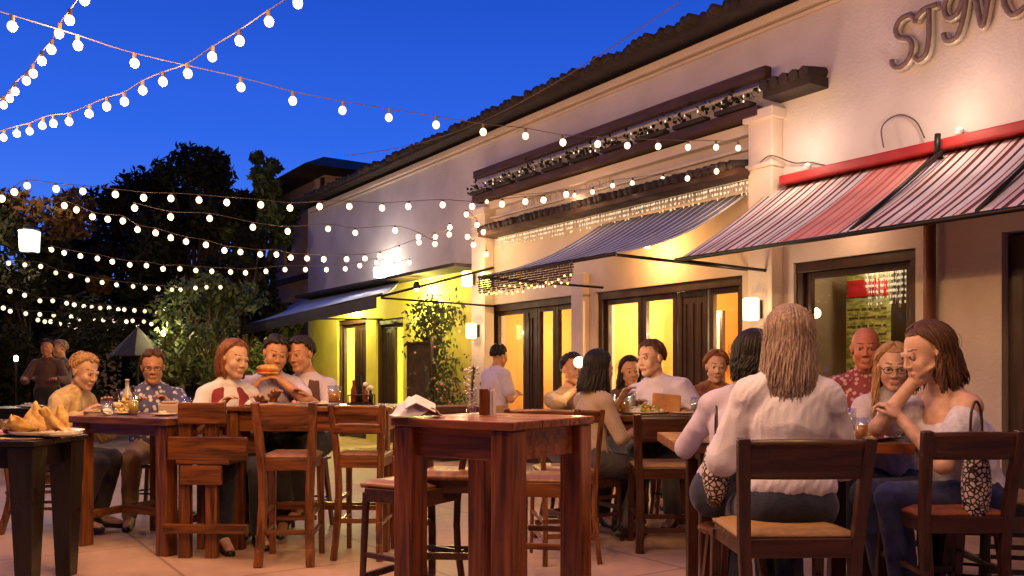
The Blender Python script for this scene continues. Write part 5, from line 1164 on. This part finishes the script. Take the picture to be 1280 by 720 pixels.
# glass table sign (flood light, board and planter by the yellow wall)
pl = wempty('planter_shrub', 7.75, 0.32, 0, 'leafy shrub in a dark planter against the yellow wall', 'potted plant')
m = MB(); m.box((0, 0, 0.25), (0.42, 0.36, 0.5), taper=0.8); m.build('planter', blackX, pl, bevel=0.01)
lf = MB(); rr = random.Random(3)
for k in range(1500):
    t = rr.random(); cc = ((-.28, 1.95), (.1, 2.05), (.38, 1.85), (0, 1.65), (.2, 1.45), (-.12, 1.2), (.05, .85))[rr.randrange(7)]; c = Vector((cc[0] + rr.gauss(0, .12), rr.gauss(0, .13), cc[1] + rr.gauss(0, .11))); d = rr.uniform(.028, .055); q = Euler((rr.uniform(0, 6), rr.uniform(0, 6), rr.uniform(0, 6))).to_matrix()
    lf.add([c + q @ Vector(v) for v in ((-d, 0, 0), (0, d * .45, .004), (d, 0, 0), (0, -d * .45, -.004))], [(0, 1, 2, 3)])
lf.build('foliage', GREEN2, pl); m = MB()
for k in range(5): m.tube(interp([(rr.uniform(-.08, .08), rr.uniform(-.05, .05), .48), (rr.uniform(-.12, .12), 0, 1.1), (rr.uniform(-.35, .35), rr.uniform(-.2, .2), 1.95)], 8), 0.012, 5)
m.build('stem', barkM, pl)
bd = wempty('dark_notice_board', 7.62, 0.62, 0, 'dark standing notice board in front of the shrub', 'board')
m = MB(); m.box((0, 0, 1.16), (0.62, 0.04, 0.78)); m.build('board', mat('board_black', (0.07, 0.040, 0.025), 0.6, var=0.5, scale=9), bd, bevel=0.004)
m = MB()
for x in (-.29, .29): m.box((x * 1.14, -0.001, 0.80), (0.04, 0.05, 1.60))
for z in (.75, 1.57): m.box((0, 0, z), (0.70, 0.06, 0.04))
m.build('stand', frameW, bd, bevel=0.004)
pl = wempty('planter_shrub', 7.0, 0.55, 0, 'low bushy shrub with pale flowers beside the child in lavender', 'potted plant')
m = MB(); m.box((0, 0, 0.2), (0.36, 0.34, 0.4), taper=0.8); m.build('planter', blackX, pl, bevel=0.01)
lf = MB(); wf = MB()
for k in range(700):
    c = Vector((rr.gauss(0, .17), rr.gauss(0, .15), 0.45 + abs(rr.gauss(0, .45)))); d = rr.uniform(.02, .045); q = Euler((rr.uniform(0, 6), rr.uniform(0, 6), rr.uniform(0, 6))).to_matrix()
    lf.add([c + q @ Vector(v) for v in ((-d, 0, 0), (0, d * .5, .004), (d, 0, 0), (0, -d * .5, -.004))], [(0, 1, 2, 3)])
    if k % 9 == 0: wf.ball(c + Vector((0, .03, -.02)), 0.018, 6, 4)
lf.build('foliage', GREEN2, pl); wf.build('flowers', pkF, pl, smooth=True)
# ---------------------------------------------------------------- the diners
def XY(px, Y, z=0): return (X(px, Y), Y, z)
def cloth(name, c, c2=None, scale=6, rough=0.85, **k): return mat(name, c, rough, var=0.10, col2=c2, scale=scale, bump=0.25, bscale=180, sheen=0.2, **k)
lav = cloth('lavender_cotton', (0.56, 0.50, 0.66)); whs = cloth('white_cotton', (0.66, 0.64, 0.72)); denim = cloth('dark_denim', (0.020, 0.028, 0.065), (0.010, 0.014, 0.03), 30)
blk = cloth('black_cotton', (0.018, 0.016, 0.020)); beige = cloth('beige_knit', (0.40, 0.30, 0.22)); maroon = cloth('maroon_cotton', (0.22, 0.015, 0.03)); brownc = cloth('brown_cotton', (0.10, 0.045, 0.03))
cream = cloth('cream_lace', (0.66, 0.50, 0.28), (0.40, 0.26, 0.10), 24); lace = cloth('white_lace', (0.72, 0.72, 0.80), (0.52, 0.50, 0.58), 40); grey_ = cloth('grey_trousers', (0.07, 0.065, 0.08)); orng = cloth('orange_shawl', (0.50, 0.20, 0.06), (0.12, 0.04, 0.03), 12)
def pat(name, a, b, sc):
    m, nt, bs = new_mat(name); N, L = nt.nodes, nt.links; tc = N.new('ShaderNodeTexCoord'); v = N.new('ShaderNodeTexVoronoi'); v.inputs['Scale'].default_value = sc; L.new(tc.outputs['Object'], v.inputs['Vector'])
    cr = N.new('ShaderNodeValToRGB'); cr.color_ramp.elements[0].position = .30; cr.color_ramp.elements[0].color = (*a, 1); cr.color_ramp.elements[1].position = .42; cr.color_ramp.elements[1].color = (*b, 1)
    L.new(v.outputs['Distance'], cr.inputs[0]); L.new(cr.outputs[0], bs.inputs['Base Color']); bs.inputs['Roughness'].default_value = .85; return m
blup = pat('blue_white_print', (0.62, 0.62, 0.72), (0.09, 0.09, 0.22), 26); redp_ = pat('red_floral_print', (0.55, 0.36, 0.34), (0.25, 0.05, 0.05), 30); khaki = cloth('khaki_cotton', (0.36, 0.24, 0.12)); bluej = cloth('blue_jeans', (0.022, 0.032, 0.14), (0.012, 0.018, 0.07), 30); strp = cloth('pale_striped_blouse', (0.66, 0.60, 0.66), (0.42, 0.36, 0.42), 40, stretch=(6, 6, .5))

# foreground woman, back to us, head turned slightly right
person('woman with long grey brown hair and loose white shirt seen from behind', XY(984, 3.56), R(176), seat=0.525, s=1.06, fem=True, lean=7, roll=-2, head=(-22, 5, 0), armL=(0.17, -0.34, 0.22), armR=(-0.17, -0.34, 0.22), poleL=(.45, .2, -1), poleR=(-.45, .2, -1),
       skinm=SK, top=whs, sleeve=0.80, topamp=0.0055, pants=denim, hair=HGR, style='long', hlen=0.31, dens=2600, thin=0.42, vox=0.0055, loose=0.029, seed=3, footL=(0.14, -0.30, 0.10), footR=(-0.10, -0.36, 0.10))
# off shoulder woman, profile to the left, chin on hand
person('woman in white off shoulder lace blouse resting her chin on her hand', XY(1213, 4.16), R(-80), seat=0.46, s=1.12, fem=True, lean=16, head=(-4, 10, 0), armL=(0.02, -0.33, 0.34), armR=(-0.02, -0.25, 0.50), poleL=(.5, -.2, -1), poleR=(-.5, -.3, -1), skinm=SK, top=lace, off_shoulder=True, pants=bluej, hair=HBR, style='long', hlen=0.16,
       vox=0.0055, seed=8, footL=(0.10, -0.40, 0.12), footR=(-0.1, -0.35, 0.12), curl=0.9)
person('woman in glasses with long blonde hair and pale striped blouse', XY(1113, 4.86), R(-12), seat=0.465, s=1.0, fem=True, lean=8, head=(-8, 8, 0), armL=(0.14, -0.30, 0.33), armR=(-0.10, -0.30, 0.33), skinm=SK, top=strp, sleeve=0.9, loose=0.024, pants=denim, hair=HBL, style='long', hlen=0.26, glasses=True, vox=0.006, seed=12, hang_front=True)
person('red lit bald man in a floral shirt behind the blonde woman', XY(1081, 5.5), R(-14), seat=0.54, s=1.05, lean=4, head=(-8, 4, 0), skinm=SK3, top=redp_, sleeve=0.5, pants=blk, hair=None, vox=0.006, seed=14, loose=0.02)
person('black haired diner in a pale lavender shirt beside the foreground woman', XY(914, 3.98), R(158), seat=0.50, s=1.0, fem=True, lean=8, roll=-7, head=(-14, 4, -4), armL=(0.14, -0.34, 0.33), armR=(-0.16, -0.32, 0.33), skinm=SK2, top=lav, sleeve=0.52, pants=denim, hair=HBK, style='long', hlen=0.12, vox=0.006, seed=15)
person('smiling woman in an orange shawl at the middle table', XY(892, 6.92), R(-8), seat=0.49, s=0.98, fem=True, lean=6, head=(2, 4, 4), skinm=SK, top=orng, sleeve=0.95, pants=blk, hair=HRD, style='tied', vox=0.006, seed=16, loose=0.03)
person('man in a pale lavender shirt leaning left over the food', XY(842, 6.98), R(-28), seat=0.49, s=1.12, lean=22, roll=-8, head=(-26, -6, -6), armL=(0.18, -0.38, 0.27), armR=(-0.14, -0.40, 0.27), skinm=SK, top=lav, sleeve=0.55, pants=grey_, hair=HBR, style='short', collar=lav, vox=0.006, seed=17, loose=0.028)
person('dark haired woman half hidden at the back table', XY(785, 7.85), R(14), seat=0.45, s=1.0, fem=True, lean=6, head=(-6, 6, -4), skinm=SK2, top=brownc, sleeve=0.6, pants=blk, hair=HBK, style='long', hlen=0.16, vox=0.007, seed=18)
person('woman with long dark hair and beige top seen from behind', XY(733, 6.05), R(118), seat=0.46, s=1.0, fem=True, lean=8, head=(8, 4, 0), armL=(0.02, -0.30, 0.42), armR=(-0.12, -0.34, 0.22), poleL=(0.3, -.6, -1), skinm=SK, top=beige, sleeve=0.50, pants=grey_, hair=HBK, style='long', hlen=0.17, vox=0.006, seed=19, footL=(0.10, -0.34, 0.09), footR=(-0.10, -0.24, 0.09))
pr, hnd = person('man raising a drink to his lips beside the doorway', XY(712, 6.95), R(20), seat=0.45, s=1.0, lean=5, head=(6, -4, 0), armR=(-0.03, -0.20, 0.50), armL=(0.15, -0.30, 0.2), poleR=(-1, -.2, -.6), skinm=SK2, top=khaki, sleeve=0.5, pants=blk, hair=HBK, style='short', vox=0.006, seed=20, curl=0.9)
tumbler('short glass held at the drinking mans mouth', (hnd[1].x, hnd[1].y, hnd[1].z - 0.03), 0.10, 0.030, waterM)
person('child in a lavender t-shirt turned toward the doorway', XY(618, 8.6), R(128), s=0.86, stand=True, lean=3, head=(6, 8, 0), armL=(0.10, -0.26, 0.22), armR=(-0.10, -0.24, 0.20), skinm=SK2, top=lav, sleeve=0.34, pants=khaki, hair=HBK, style='short', vox=0.006, seed=21, loose=0.024)
# left tables
pr, hnd = person('boy in a lavender shirt biting into a sandwich', XY(341, 6.45), R(8), seat=0.55, s=1.04, lean=10, head=(16, 10, 8), armL=(0.075, -0.22, 0.45), armR=(-0.07, -0.22, 0.43), poleL=(1, -.1, -.7), poleR=(-1, -.2, -.9), skinm=SK2, top=lav, sleeve=0.36, pants=blk, hair=HBK, style='short', collar=lav, vox=0.0055, seed=22, curl=1.1)
sw_ = empty('sandwich', ((hnd[0] + hnd[1]) / 2 + Vector((0.0, -0.05, 0.03))), 0.2, 'large toasted bread roll held by the biting boy', 'sandwich')
m = MB(); m.ball((0, 0, 0.018), (0.078, 0.048, 0.028), 20, 12, jit=.02); m.build('bread_top', chipM, sw_, smooth=True); m = MB(); m.ball((0, 0, -0.014), (0.074, 0.045, 0.020), 20, 12); m.build('bread_bottom', chipM, sw_, smooth=True)
m = MB(); m.ball((0, 0, 0.0), (0.076, 0.049, 0.010), 20, 8, jit=.08); m.build('filling', redF, sw_, smooth=True)
person('black haired boy in a lavender shirt and brown vest looking left', XY(387, 6.5), R(-14), seat=0.55, s=1.02, lean=6, head=(-10, 6, -4), armL=(0.14, -0.30, 0.34), armR=(-0.12, -0.30, 0.33), skinm=SK2, top=lav, sleeve=0.36, vest=brownc, pants=blk, hair=HBK, style='short', collar=lav, vox=0.0055, seed=23, footL=(0.12, -0.34, 0.22), footR=(-.08, -.4, .2))
person('woman with auburn hair and maroon vest looking right', XY(282, 6.12), R(32), seat=0.48, s=1.06, fem=True, lean=8, head=(20, 4, 6), armL=(0.16, -0.30, 0.35), armR=(-0.12, -0.30, 0.34), skinm=SK, top=whs, sleeve=0.34, vest=maroon, pants=denim, hair=HRD, style='long', hlen=0.12, vox=0.0055, seed=24)
person('man in glasses and blue white patterned shirt behind the left table', XY(192, 6.98), R(16), seat=0.45, s=1.04, lean=6, head=(6, 6, 0), armL=(0.14, -0.36, 0.37), armR=(-0.10, -0.36, 0.36), skinm=SK2, top=blup, sleeve=0.42, pants=khaki, hair=HBR, style='short', glasses=True, collar=blup, vox=0.0055, seed=25, loose=0.022)
person('woman in a cream lace blouse leaning over the left table', XY(62, 6.42), R(84), seat=0.46, s=1.04, fem=True, lean=24, head=(-14, 8, 0), armL=(0.10, -0.36, 0.33), armR=(-0.16, -0.34, 0.30), skinm=SK, top=cream, sleeve=0.9, topamp=0.012, pants=grey_, hair=HBL, style='short', vox=0.006, seed=26, footL=(0.08, -0.33, 0.10), footR=(-0.10, -0.28, 0.10), loose=0.03)
# far figures in the dark at the left
for px, Y, yw, t_, h_, sd, lb in ((60, 12.5, 10, brownc, HBK, 31, 'dim figure in dark brown standing under the trees'), (78, 12.9, -30, grey_, HGR, 32, 'dim grey figure standing beside the one in dark brown')):
    person(lb, XY(px, Y), R(yw), s=0.98, stand=True, lean=2, skinm=SK3 if sd == 31 else SK2, top=t_, sleeve=0.9, pants=blk, hair=h_, style='short', vox=0.012, seed=sd, faceless=False)
# ---------------------------------------------------------------- string lights
def string(label, pts, Y0, Y1, r=0.024, zc=None, ext=None, bm=None, drop=0.055, light=0.0, every=3, yfun=None, lc=(1, 0.58, 0.28), lw=(1, 1)):
    """pts: picture positions of the bulbs along one sagging cable; depth runs evenly from Y0 to Y1"""
    n = len(pts); P = []
    d = [0]
    for a, b in zip(pts, pts[1:]): d.append(d[-1] + 1)
    for i, (x, y) in enumerate(pts):
        t = d[i] / max(d[-1], 1); Y = yfun(x, y, t) if yfun else Y0 + (Y1 - Y0) * t; P.append(at(x, y, Y))
    if ext:
        for k in range(ext[0]): P.insert(0, P[0] + (P[0] - P[1]))
        for k in range(ext[1]): P.append(P[-1] + (P[-1] - P[-2]))
    base = P[len(P) // 2]; root = empty('string_lights', base, 0, label, 'string lights')
    C = [p - base + Vector((0, 0, drop)) for p in P]
    m = MB(); m.tube(interp(C, len(C) * 3), 0.003 if r < .028 else 0.0035, 5); m.build('cable', cableM, root, smooth=True)
    for i, p in enumerate(P):
        q = p - base; jx = random.uniform(-.006, .006)
        m = MB(); m.tube([(q.x, q.y, q.z + drop), (q.x + jx * .5, q.y, q.z + r * .7)], [r * .42, r * .42], 8); m.build('socket', cableM, root)
        m = MB(); m.ball((q.x + jx, q.y, q.z), (r, r, r * 1.12), 14, 10); m.build('bulb', bm or bulbM, root, smooth=True)
        if light and i % every == every // 2: point('lamp_glow', (q.x, q.y - 0.02, q.z - 0.12), light * (lw[0] + (lw[1] - lw[0]) * i / len(P)), lc, 0.04, root)
zpl = lambda z: (lambda x, y, t: (z - CAMZ) * F / (HOR - y))
string('steep short string of bulbs at the top left corner', [(107, 0), (88, 25), (75, 42), (65, 62), (53, 76), (41, 92), (34, 101), (19, 114), (13, 123), (4, 131)], 0, 0, yfun=zpl(2.95), ext=(9, 4), light=52, lc=(1, 0.50, 0.18), lw=(1.5, 0.15))
string('diagonal string of bulbs crossing the sky from the left edge up to the top', [(5, 172), (22, 167), (37, 164), (54, 157), (67, 154), (87, 152), (112, 142), (134, 133), (155, 127), (178, 113), (204, 102), (234, 92), (266, 71), (299, 51), (335, 27), (373, 4)], 0, 0, yfun=lambda x, y, t: 6.3 - 2.1 * t, ext=(3, 17), light=38, lc=(1, 0.52, 0.19), lw=(0.15, 1.5))
string('long string of widely spaced bulbs sloping down to the right pillar', [(16, 33), (97, 57), (168, 79), (301, 109), (366, 126), (429, 138), (487, 147), (545, 156), (604, 165), (657, 170), (703, 178), (748, 180), (785, 182), (822, 183), (860, 184), (895, 184), (923, 185)], 4.4, 7.55, ext=(6, 0), light=1.0)
string('string of bulbs level with the left tree tops running to the navy awning', [(18, 240), (34, 232), (70, 236), (104, 239), (144, 243), (180, 247), (214, 248), (248, 250), (284, 253), (326, 256), (363, 260), (400, 258), (436, 258), (478, 260), (511, 258), (554, 256), (590, 258), (628, 255), (656, 252), (680, 250), (708, 243)], 8.6, 9.6, r=0.032, ext=(2, 0), light=4)
string('short string of bulbs along the tiled ledge', [(608, 252), (627, 270), (646, 285)][:1] + [(718, 244), (741, 240), (766, 232), (791, 229), (829, 224), (859, 223), (895, 214)], 10.6, 7.9, r=0.024, light=2.5)
string('string of bulbs dipping low in front of the dark trees', [(80, 257), (95, 262), (116, 271), (134, 274), (154, 276), (172, 287), (194, 291), (214, 297), (233, 302), (258, 306), (281, 313), (300, 315), (325, 318), (346, 318), (363, 322), (384, 323), (405, 324), (433, 324), (456, 323), (475, 320), (499, 312), (524, 303), (544, 296), (562, 293)], 9.6, 11.3, r=0.032, light=6)
string('sparse string of bulbs in front of the trees and grey wall', [(168, 260), (214, 271), (262, 273), (316, 284), (360, 289), (410, 286), (444, 291), (494, 288), (523, 296), (544, 305), (562, 284)], 9.0, 11.2, r=0.032, light=6)
string('string of small bulbs crossing the middle of the trees', [(64, 312), (80, 316), (100, 320), (122, 323), (140, 327), (162, 331), (183, 332), (204, 336), (225, 336), (245, 338), (265, 339), (288, 340), (307, 341), (332, 339), (356, 337), (382, 337), (408, 337), (431, 336), (450, 332), (471, 328), (493, 332), (512, 328)], 12.0, 12.6, r=0.032, light=4)
string('lower string of small bulbs over the dark trees', [(31, 331), (51, 333), (70, 341), (88, 345), (109, 350), (128, 353), (146, 356), (166, 358), (181, 360), (198, 361), (215, 362), (226, 362), (244, 360), (258, 359), (276, 359)], 12.5, 14.0, r=0.030, bm=bulbFar, ext=(1, 0))
string('far string of tiny bulbs, topmost of the low cluster', [(12, 364), (31, 369), (50, 376), (66, 376), (83, 379), (93, 381), (105, 383), (115, 384), (125, 385), (136, 385), (148, 387), (155, 387), (168, 388), (181, 389), (196, 391), (206, 386)], 14.5, 16, r=0.034, bm=bulbFar, ext=(1, 0))
string('far string of tiny bulbs in the middle of the low cluster', [(4, 385), (13, 389), (32, 392), (50, 393), (67, 394), (89, 396), (99, 399), (118, 401), (129, 400), (143, 401), (158, 402), (166, 401), (180, 402), (189, 405)], 14.5, 16.5, r=0.034, bm=bulbFar)
string('far string of tiny bulbs, lowest of the low cluster', [(47, 400), (56, 402), (63, 402), (75, 405), (86, 406), (94, 409), (102, 409), (110, 411), (123, 411), (133, 411), (143, 411), (153, 410), (172, 408)], 15, 17, r=0.034, bm=bulbFar)
string('little knot of bulbs draped down the pillar left of the navy awning', [(583, 268), (596, 281), (584, 296), (592, 306), (604, 290), (608, 318)], 11.3, 11.2, r=0.032, light=3)
# thin bare cable above the roof line
m = MB(); A, B_ = at(430, 195, 9.5), at(850, 2, 6.0); m.tube([A.lerp(B_, t) - Vector((0, 0, 0.25 * math.sin(PI * t))) for t in np.linspace(0, 1, 24)], 0.004, 5); o = m.build('overhead_cable', cableM); tag(o, 'thin dark cable crossing the sky in front of the tiled eave', 'cable')
# loose wires on the pillar and the awning head box
for pts_, lb_ in (([W(2.02, .2, 3.02), W(1.9, .2, 3.05), W(1.78, .06, 2.98), W(1.6, .05, 2.95), W(1.35, .06, 2.84), W(1.3, .12, 2.78)], 'loose wire sagging from the pillar to the red awning'), ([W(0.92, .06, 2.93), W(0.94, .05, 3.10), W(0.80, .05, 3.16), W(0.66, .05, 3.08), W(0.58, .06, 2.93)], 'wire loop arching over the red head box on the white wall')):
    m = MB(); m.tube(interp(pts_, 20), 0.006, 5); o = m.build('loose_wire', cableM); tag(o, lb_, 'wire')

# ---------------------------------------------------------------- trees
def leafcloud(name, centers, n, size, m_, parent=None, squash=0.85, loc=None):
    c = np.array([q[:3] for q in centers]); rad = np.array([q[3] for q in centers]); w_ = rad ** 2; idx = RNG.choice(len(c), n, p=w_ / w_.sum())
    d = RNG.normal(size=(n, 3)); d /= np.linalg.norm(d, axis=1)[:, None]; rr = RNG.random(n) ** 0.45
    P = c[idx] + d * (rad[idx] * rr)[:, None] * np.array([1, 1, squash])
    a = RNG.normal(size=(n, 3)); a /= np.linalg.norm(a, axis=1)[:, None]; b = np.cross(a, RNG.normal(size=(n, 3))); b /= np.linalg.norm(b, axis=1)[:, None]
    L_ = size * RNG.uniform(0.6, 1.4, n)[:, None]; nrm = np.cross(a, b) * L_ * 0.15
    V = np.stack([P - a * L_, P + b * L_ * 0.42 + nrm, P + a * L_, P - b * L_ * 0.42 + nrm], 1).reshape(-1, 3)
    me = bpy.data.meshes.new(name); me.vertices.add(4 * n); me.vertices.foreach_set('co', V.astype(np.float32).ravel()); me.loops.add(4 * n); me.loops.foreach_set('vertex_index', np.arange(4 * n, dtype=np.int32))
    me.polygons.add(n); me.polygons.foreach_set('loop_start', np.arange(0, 4 * n, 4, dtype=np.int32)); me.polygons.foreach_set('loop_total', np.full(n, 4, np.int32)); me.materials.append(m_); me.update(calc_edges=True)
    o = bpy.data.objects.new(name, me); COL.objects.link(o)
    if parent: o.parent = parent
    if loc is not None: o.location = loc
    return o
def tree(label, x, y, h, r, n, size, m_, seed, trunk_h=None, ncl=22, spread=1.0, name='tree', low=0.35, group=None):
    rr = random.Random(seed); root = empty(name, (x, y, 0), 0, label, 'tree', group); th = trunk_h or h * 0.45
    m = MB(); m.tube(interp([(0, 0, -0.05), (rr.uniform(-.1, .1), 0, th * .5), (rr.uniform(-.2, .2), rr.uniform(-.2, .2), th)], 8), np.linspace(h * 0.034, h * 0.02, 9), 10)
    m.build('trunk', barkM, root, smooth=True); cl = []; lb = MB()
    for k in range(ncl):
        q = rr.uniform(0, 6.3); t = rr.random(); z = h * low + (h * (1 - low)) * t; k_ = math.sqrt(max(0.05, 1 - (2 * t - .85) ** 2 * .8)); d = r * k_ * rr.uniform(.35, 1.0) * spread; c = (d * math.cos(q), d * math.sin(q), min(z, h - r * .18), r * rr.uniform(.2, .42)); cl.append(c)
        lb.tube(interp([(0, 0, th * .8), (c[0] * .4, c[1] * .4, (th + c[2]) / 2), c[:3]], 6), np.linspace(h * .012, h * .003, 7), 5, cap=False)
    lb.build('limb', barkM, root, smooth=True); leafcloud('crown', cl, n, size, m_, root); return root
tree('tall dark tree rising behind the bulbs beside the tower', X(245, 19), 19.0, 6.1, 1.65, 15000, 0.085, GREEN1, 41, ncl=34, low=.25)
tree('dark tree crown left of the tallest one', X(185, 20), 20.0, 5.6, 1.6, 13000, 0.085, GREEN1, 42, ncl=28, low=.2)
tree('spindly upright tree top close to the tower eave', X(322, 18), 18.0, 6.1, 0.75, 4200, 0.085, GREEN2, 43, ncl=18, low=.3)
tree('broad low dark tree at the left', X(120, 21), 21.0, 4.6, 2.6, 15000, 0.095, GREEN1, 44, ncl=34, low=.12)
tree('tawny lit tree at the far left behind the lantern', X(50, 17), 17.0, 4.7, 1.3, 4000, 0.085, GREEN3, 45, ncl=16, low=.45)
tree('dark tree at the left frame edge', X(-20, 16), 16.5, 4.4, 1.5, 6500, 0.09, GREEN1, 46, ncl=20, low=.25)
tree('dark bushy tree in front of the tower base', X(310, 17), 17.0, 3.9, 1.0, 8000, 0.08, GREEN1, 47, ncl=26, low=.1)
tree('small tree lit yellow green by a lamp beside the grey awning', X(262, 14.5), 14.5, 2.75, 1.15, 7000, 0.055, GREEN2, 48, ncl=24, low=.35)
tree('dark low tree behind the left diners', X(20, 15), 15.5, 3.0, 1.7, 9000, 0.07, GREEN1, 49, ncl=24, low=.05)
h_ = [(-9 + i * 0.75 + random.uniform(-.2, .2), 22.5 + random.uniform(-.5, .5), random.uniform(.5, 2.4), random.uniform(.7, 1.1)) for i in range(22)]
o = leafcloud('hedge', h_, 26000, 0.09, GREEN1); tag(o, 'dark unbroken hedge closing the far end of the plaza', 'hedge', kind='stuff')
belt = [(-11.5 + random.uniform(-.6, .6), -5 + i * 0.85, random.uniform(.6, 4.6), random.uniform(1.0, 1.6)) for i in range(24)] + [(-11.5 + i * 1.0, -7 + random.uniform(-.5, .5), random.uniform(.6, 4.2), random.uniform(1.0, 1.6)) for i in range(22)]  # unseen foliage added to keep low sky light off the tables and windows
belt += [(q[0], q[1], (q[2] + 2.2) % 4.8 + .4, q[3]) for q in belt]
o = leafcloud('sky_block_foliage', belt, 42000, 0.20, GREEN1); tag(o, 'unseen dark foliage belt added to block sky light on the open sides of the plaza', 'light blocker', kind='stuff')
# low dark building with a few lit shop lights under the trees
fb_ = empty('far_pavilion', (-9.6, 20.6, 0), R(-8), 'dark low pavilion under the trees at the far left', 'building')
m = MB(); m.box((0, 0, 1.25), (9.5, 1.5, 2.5)); m.build('wall', mat('pavilion_dark', (0.06, 0.035, 0.025), 0.8, var=0.3), fb_); m = MB(); m.box((0, 0, 2.6), (10.0, 2.2, 0.16)); m.build('roof', tileM, fb_)
for k in range(6):
    m = MB(); m.box((-3.8 + k * 1.5, -0.79, 1.2), (0.75, 0.05, 1.5)); f_ = m.build('window', frameW, fb_); m = MB(); m.box((-3.8 + k * 1.5, -0.82, 1.25), (0.60, 0.02, 1.25)); m.build('pane', mat('dim_window_%d' % k, (0.2, 0.12, 0.05), 0.4, emit=(1, 0.5, 0.2), estr=0.05 + 0.07 * (k % 3)), f_)
# lit trees: uplight in front of the bush
def garden_lamp(label, x, y, z, power, col=(1, .8, .35)):
    root = empty('garden_lamp', (x, y, 0), 0, label, 'lamp'); m = MB(); m.tube([(0, 0, 0), (0, 0, z)], 0.02, 8); m.build('post', metalB, root)
    m = MB(); m.lathe([(0.02, z - .02), (0.03, z), (0.03, z + .05), (0.01, z + .07)], seg=10); m.build('lamp_head', emis('garden_lens_%d' % int(x * 10), col, 10), root, smooth=True); point('lamp_glow', (0, -0.12, z + .1), power, col, .05, root)
garden_lamp('post lamp lighting the small tree by the grey awning', X(204, 13.6), 13.6, 1.75, 34)
garden_lamp('low lamp among the far left tables', X(20, 13), 13.0, 1.35, 5, (1, .7, .4))
# street lantern at the far left
sl = empty('street_lantern', (X(37, 15.5), 15.5, 0), 0, 'glowing blue white street lantern among the left trees', 'street lamp')
m = MB(); m.tube([(0, 0, 0), (0, 0, 3.25)], 0.045, 10); m.lathe([(0.14, 3.24), (0.16, 3.27), (0.05, 3.3)], seg=12); m.build('post', metalB, sl, smooth=True)
m = MB(); m.box((0, 0, 3.48), (0.27, 0.27, 0.38), taper=.9); m.build('lantern_glass', emis('lantern_light', (0.72, 0.95, 0.95), 1.6), sl, bevel=0.02); m = MB(); m.lathe([(0.19, 3.68), (0.05, 3.76), (0.01, 3.80)], seg=4); m.build('lantern_cap', metalB, sl)
point('lamp_glow', (0, -0.35, 3.6), 70, (1, .78, .45), .1, sl)
# closed grey parasol canopy in the dark and a far table
pa = empty('patio_umbrella', (X(172, 13.5), 13.5, 0), .3, 'dim grey patio umbrella behind the man in glasses', 'umbrella')
m = MB(); m.tube([(0, 0, 0), (0, 0, 1.86)], 0.025, 8); m.build('pole', metalB, pa); m = MB()
for k in range(8):
    a0, a1 = k * PI / 4, (k + 1) * PI / 4; m.add([(0, 0, 1.86), (.42 * math.cos(a0), .42 * math.sin(a0), 1.42), (.42 * math.cos(a1), .42 * math.sin(a1), 1.42)], [(0, 1, 2)])
m.build('canopy', mat('grey_canvas', (0.03, 0.028, 0.03), .8), pa, solid=.01)
table('far_table', 'small dark table with pale items under the far left trees', (X(38, 10.5), 10.5), 5, 0.9, 0.7, 0.75, mats=(blackX, blackZ))
plate_food('pale snacks on the far dark table', onT(38, 10.4, 0.755), 0.16, 19, [whF, whF], 40, .05)
# open doors of the yellow section glow; small lantern on table
for px, Y, z, lb in ((724, 6.6, 1.235, 'bright round lamp beside the dark haired womans head'), (690, 7.1, 0.93, 'small bright table lamp beyond the chair tops')):
    root = empty('table_lamp', (X(px, Y), Y, 0), 0, lb, 'lamp'); m = MB(); m.tube([(0, 0, 0), (0, 0, z - .05)], .008, 6); m.lathe([(.09, 0), (.09, .012), (.012, .02)], seg=16); m.build('stand', metalB, root)
    m = MB(); m.ball((0, 0, z), .045, 12, 10); m.build('globe', bulbM, root, smooth=True); point('lamp_glow', (0, -.07, z), 10, (1, .62, .3), .04, root)
# ---------------------------------------------------------------- likes belong to one set
GR = {'wooden_chair': 'wooden chairs around the plaza tables', 'tall_chair': 'tall chairs at the dark red table', 'ladder_back_chair': 'bar chairs around the corner table', 'panel_back_chair': 'blocky panel back chairs', 'stool': 'stools under the far diners',
      'string_lights': 'strings of bulbs over the plaza', 'drinking_glass': 'glasses on the tables', 'plate_of_food': 'plates of food on the tables', 'dining_table': 'wooden dining tables', 'bottle': 'bottles on the left table', 'tree': 'trees at the end of the plaza',
      'wall_lamp': 'lamps on the pillars', 'pendant_lamp': 'lamps inside the rooms', 'awning_lamp': 'lamps under the awnings', 'icicle_lights': 'icicle lights on the facade', 'striped_awning': 'striped awnings', 'planter_shrub': 'shrubs by the yellow wall', 'handbag': 'animal print bags', 'crumpled_tissue': 'crumpled tissues', 'person': 'diners and passers by', 'table_lamp': 'small table lamps', 'garden_lamp': 'garden lamps', 'loose_wire': 'loose wires'}
for o in bpy.data.objects:
    k = o.name.split('.')[0]
    if o.parent is None and k in GR and not o.get('group'): o['group'] = GR[k]
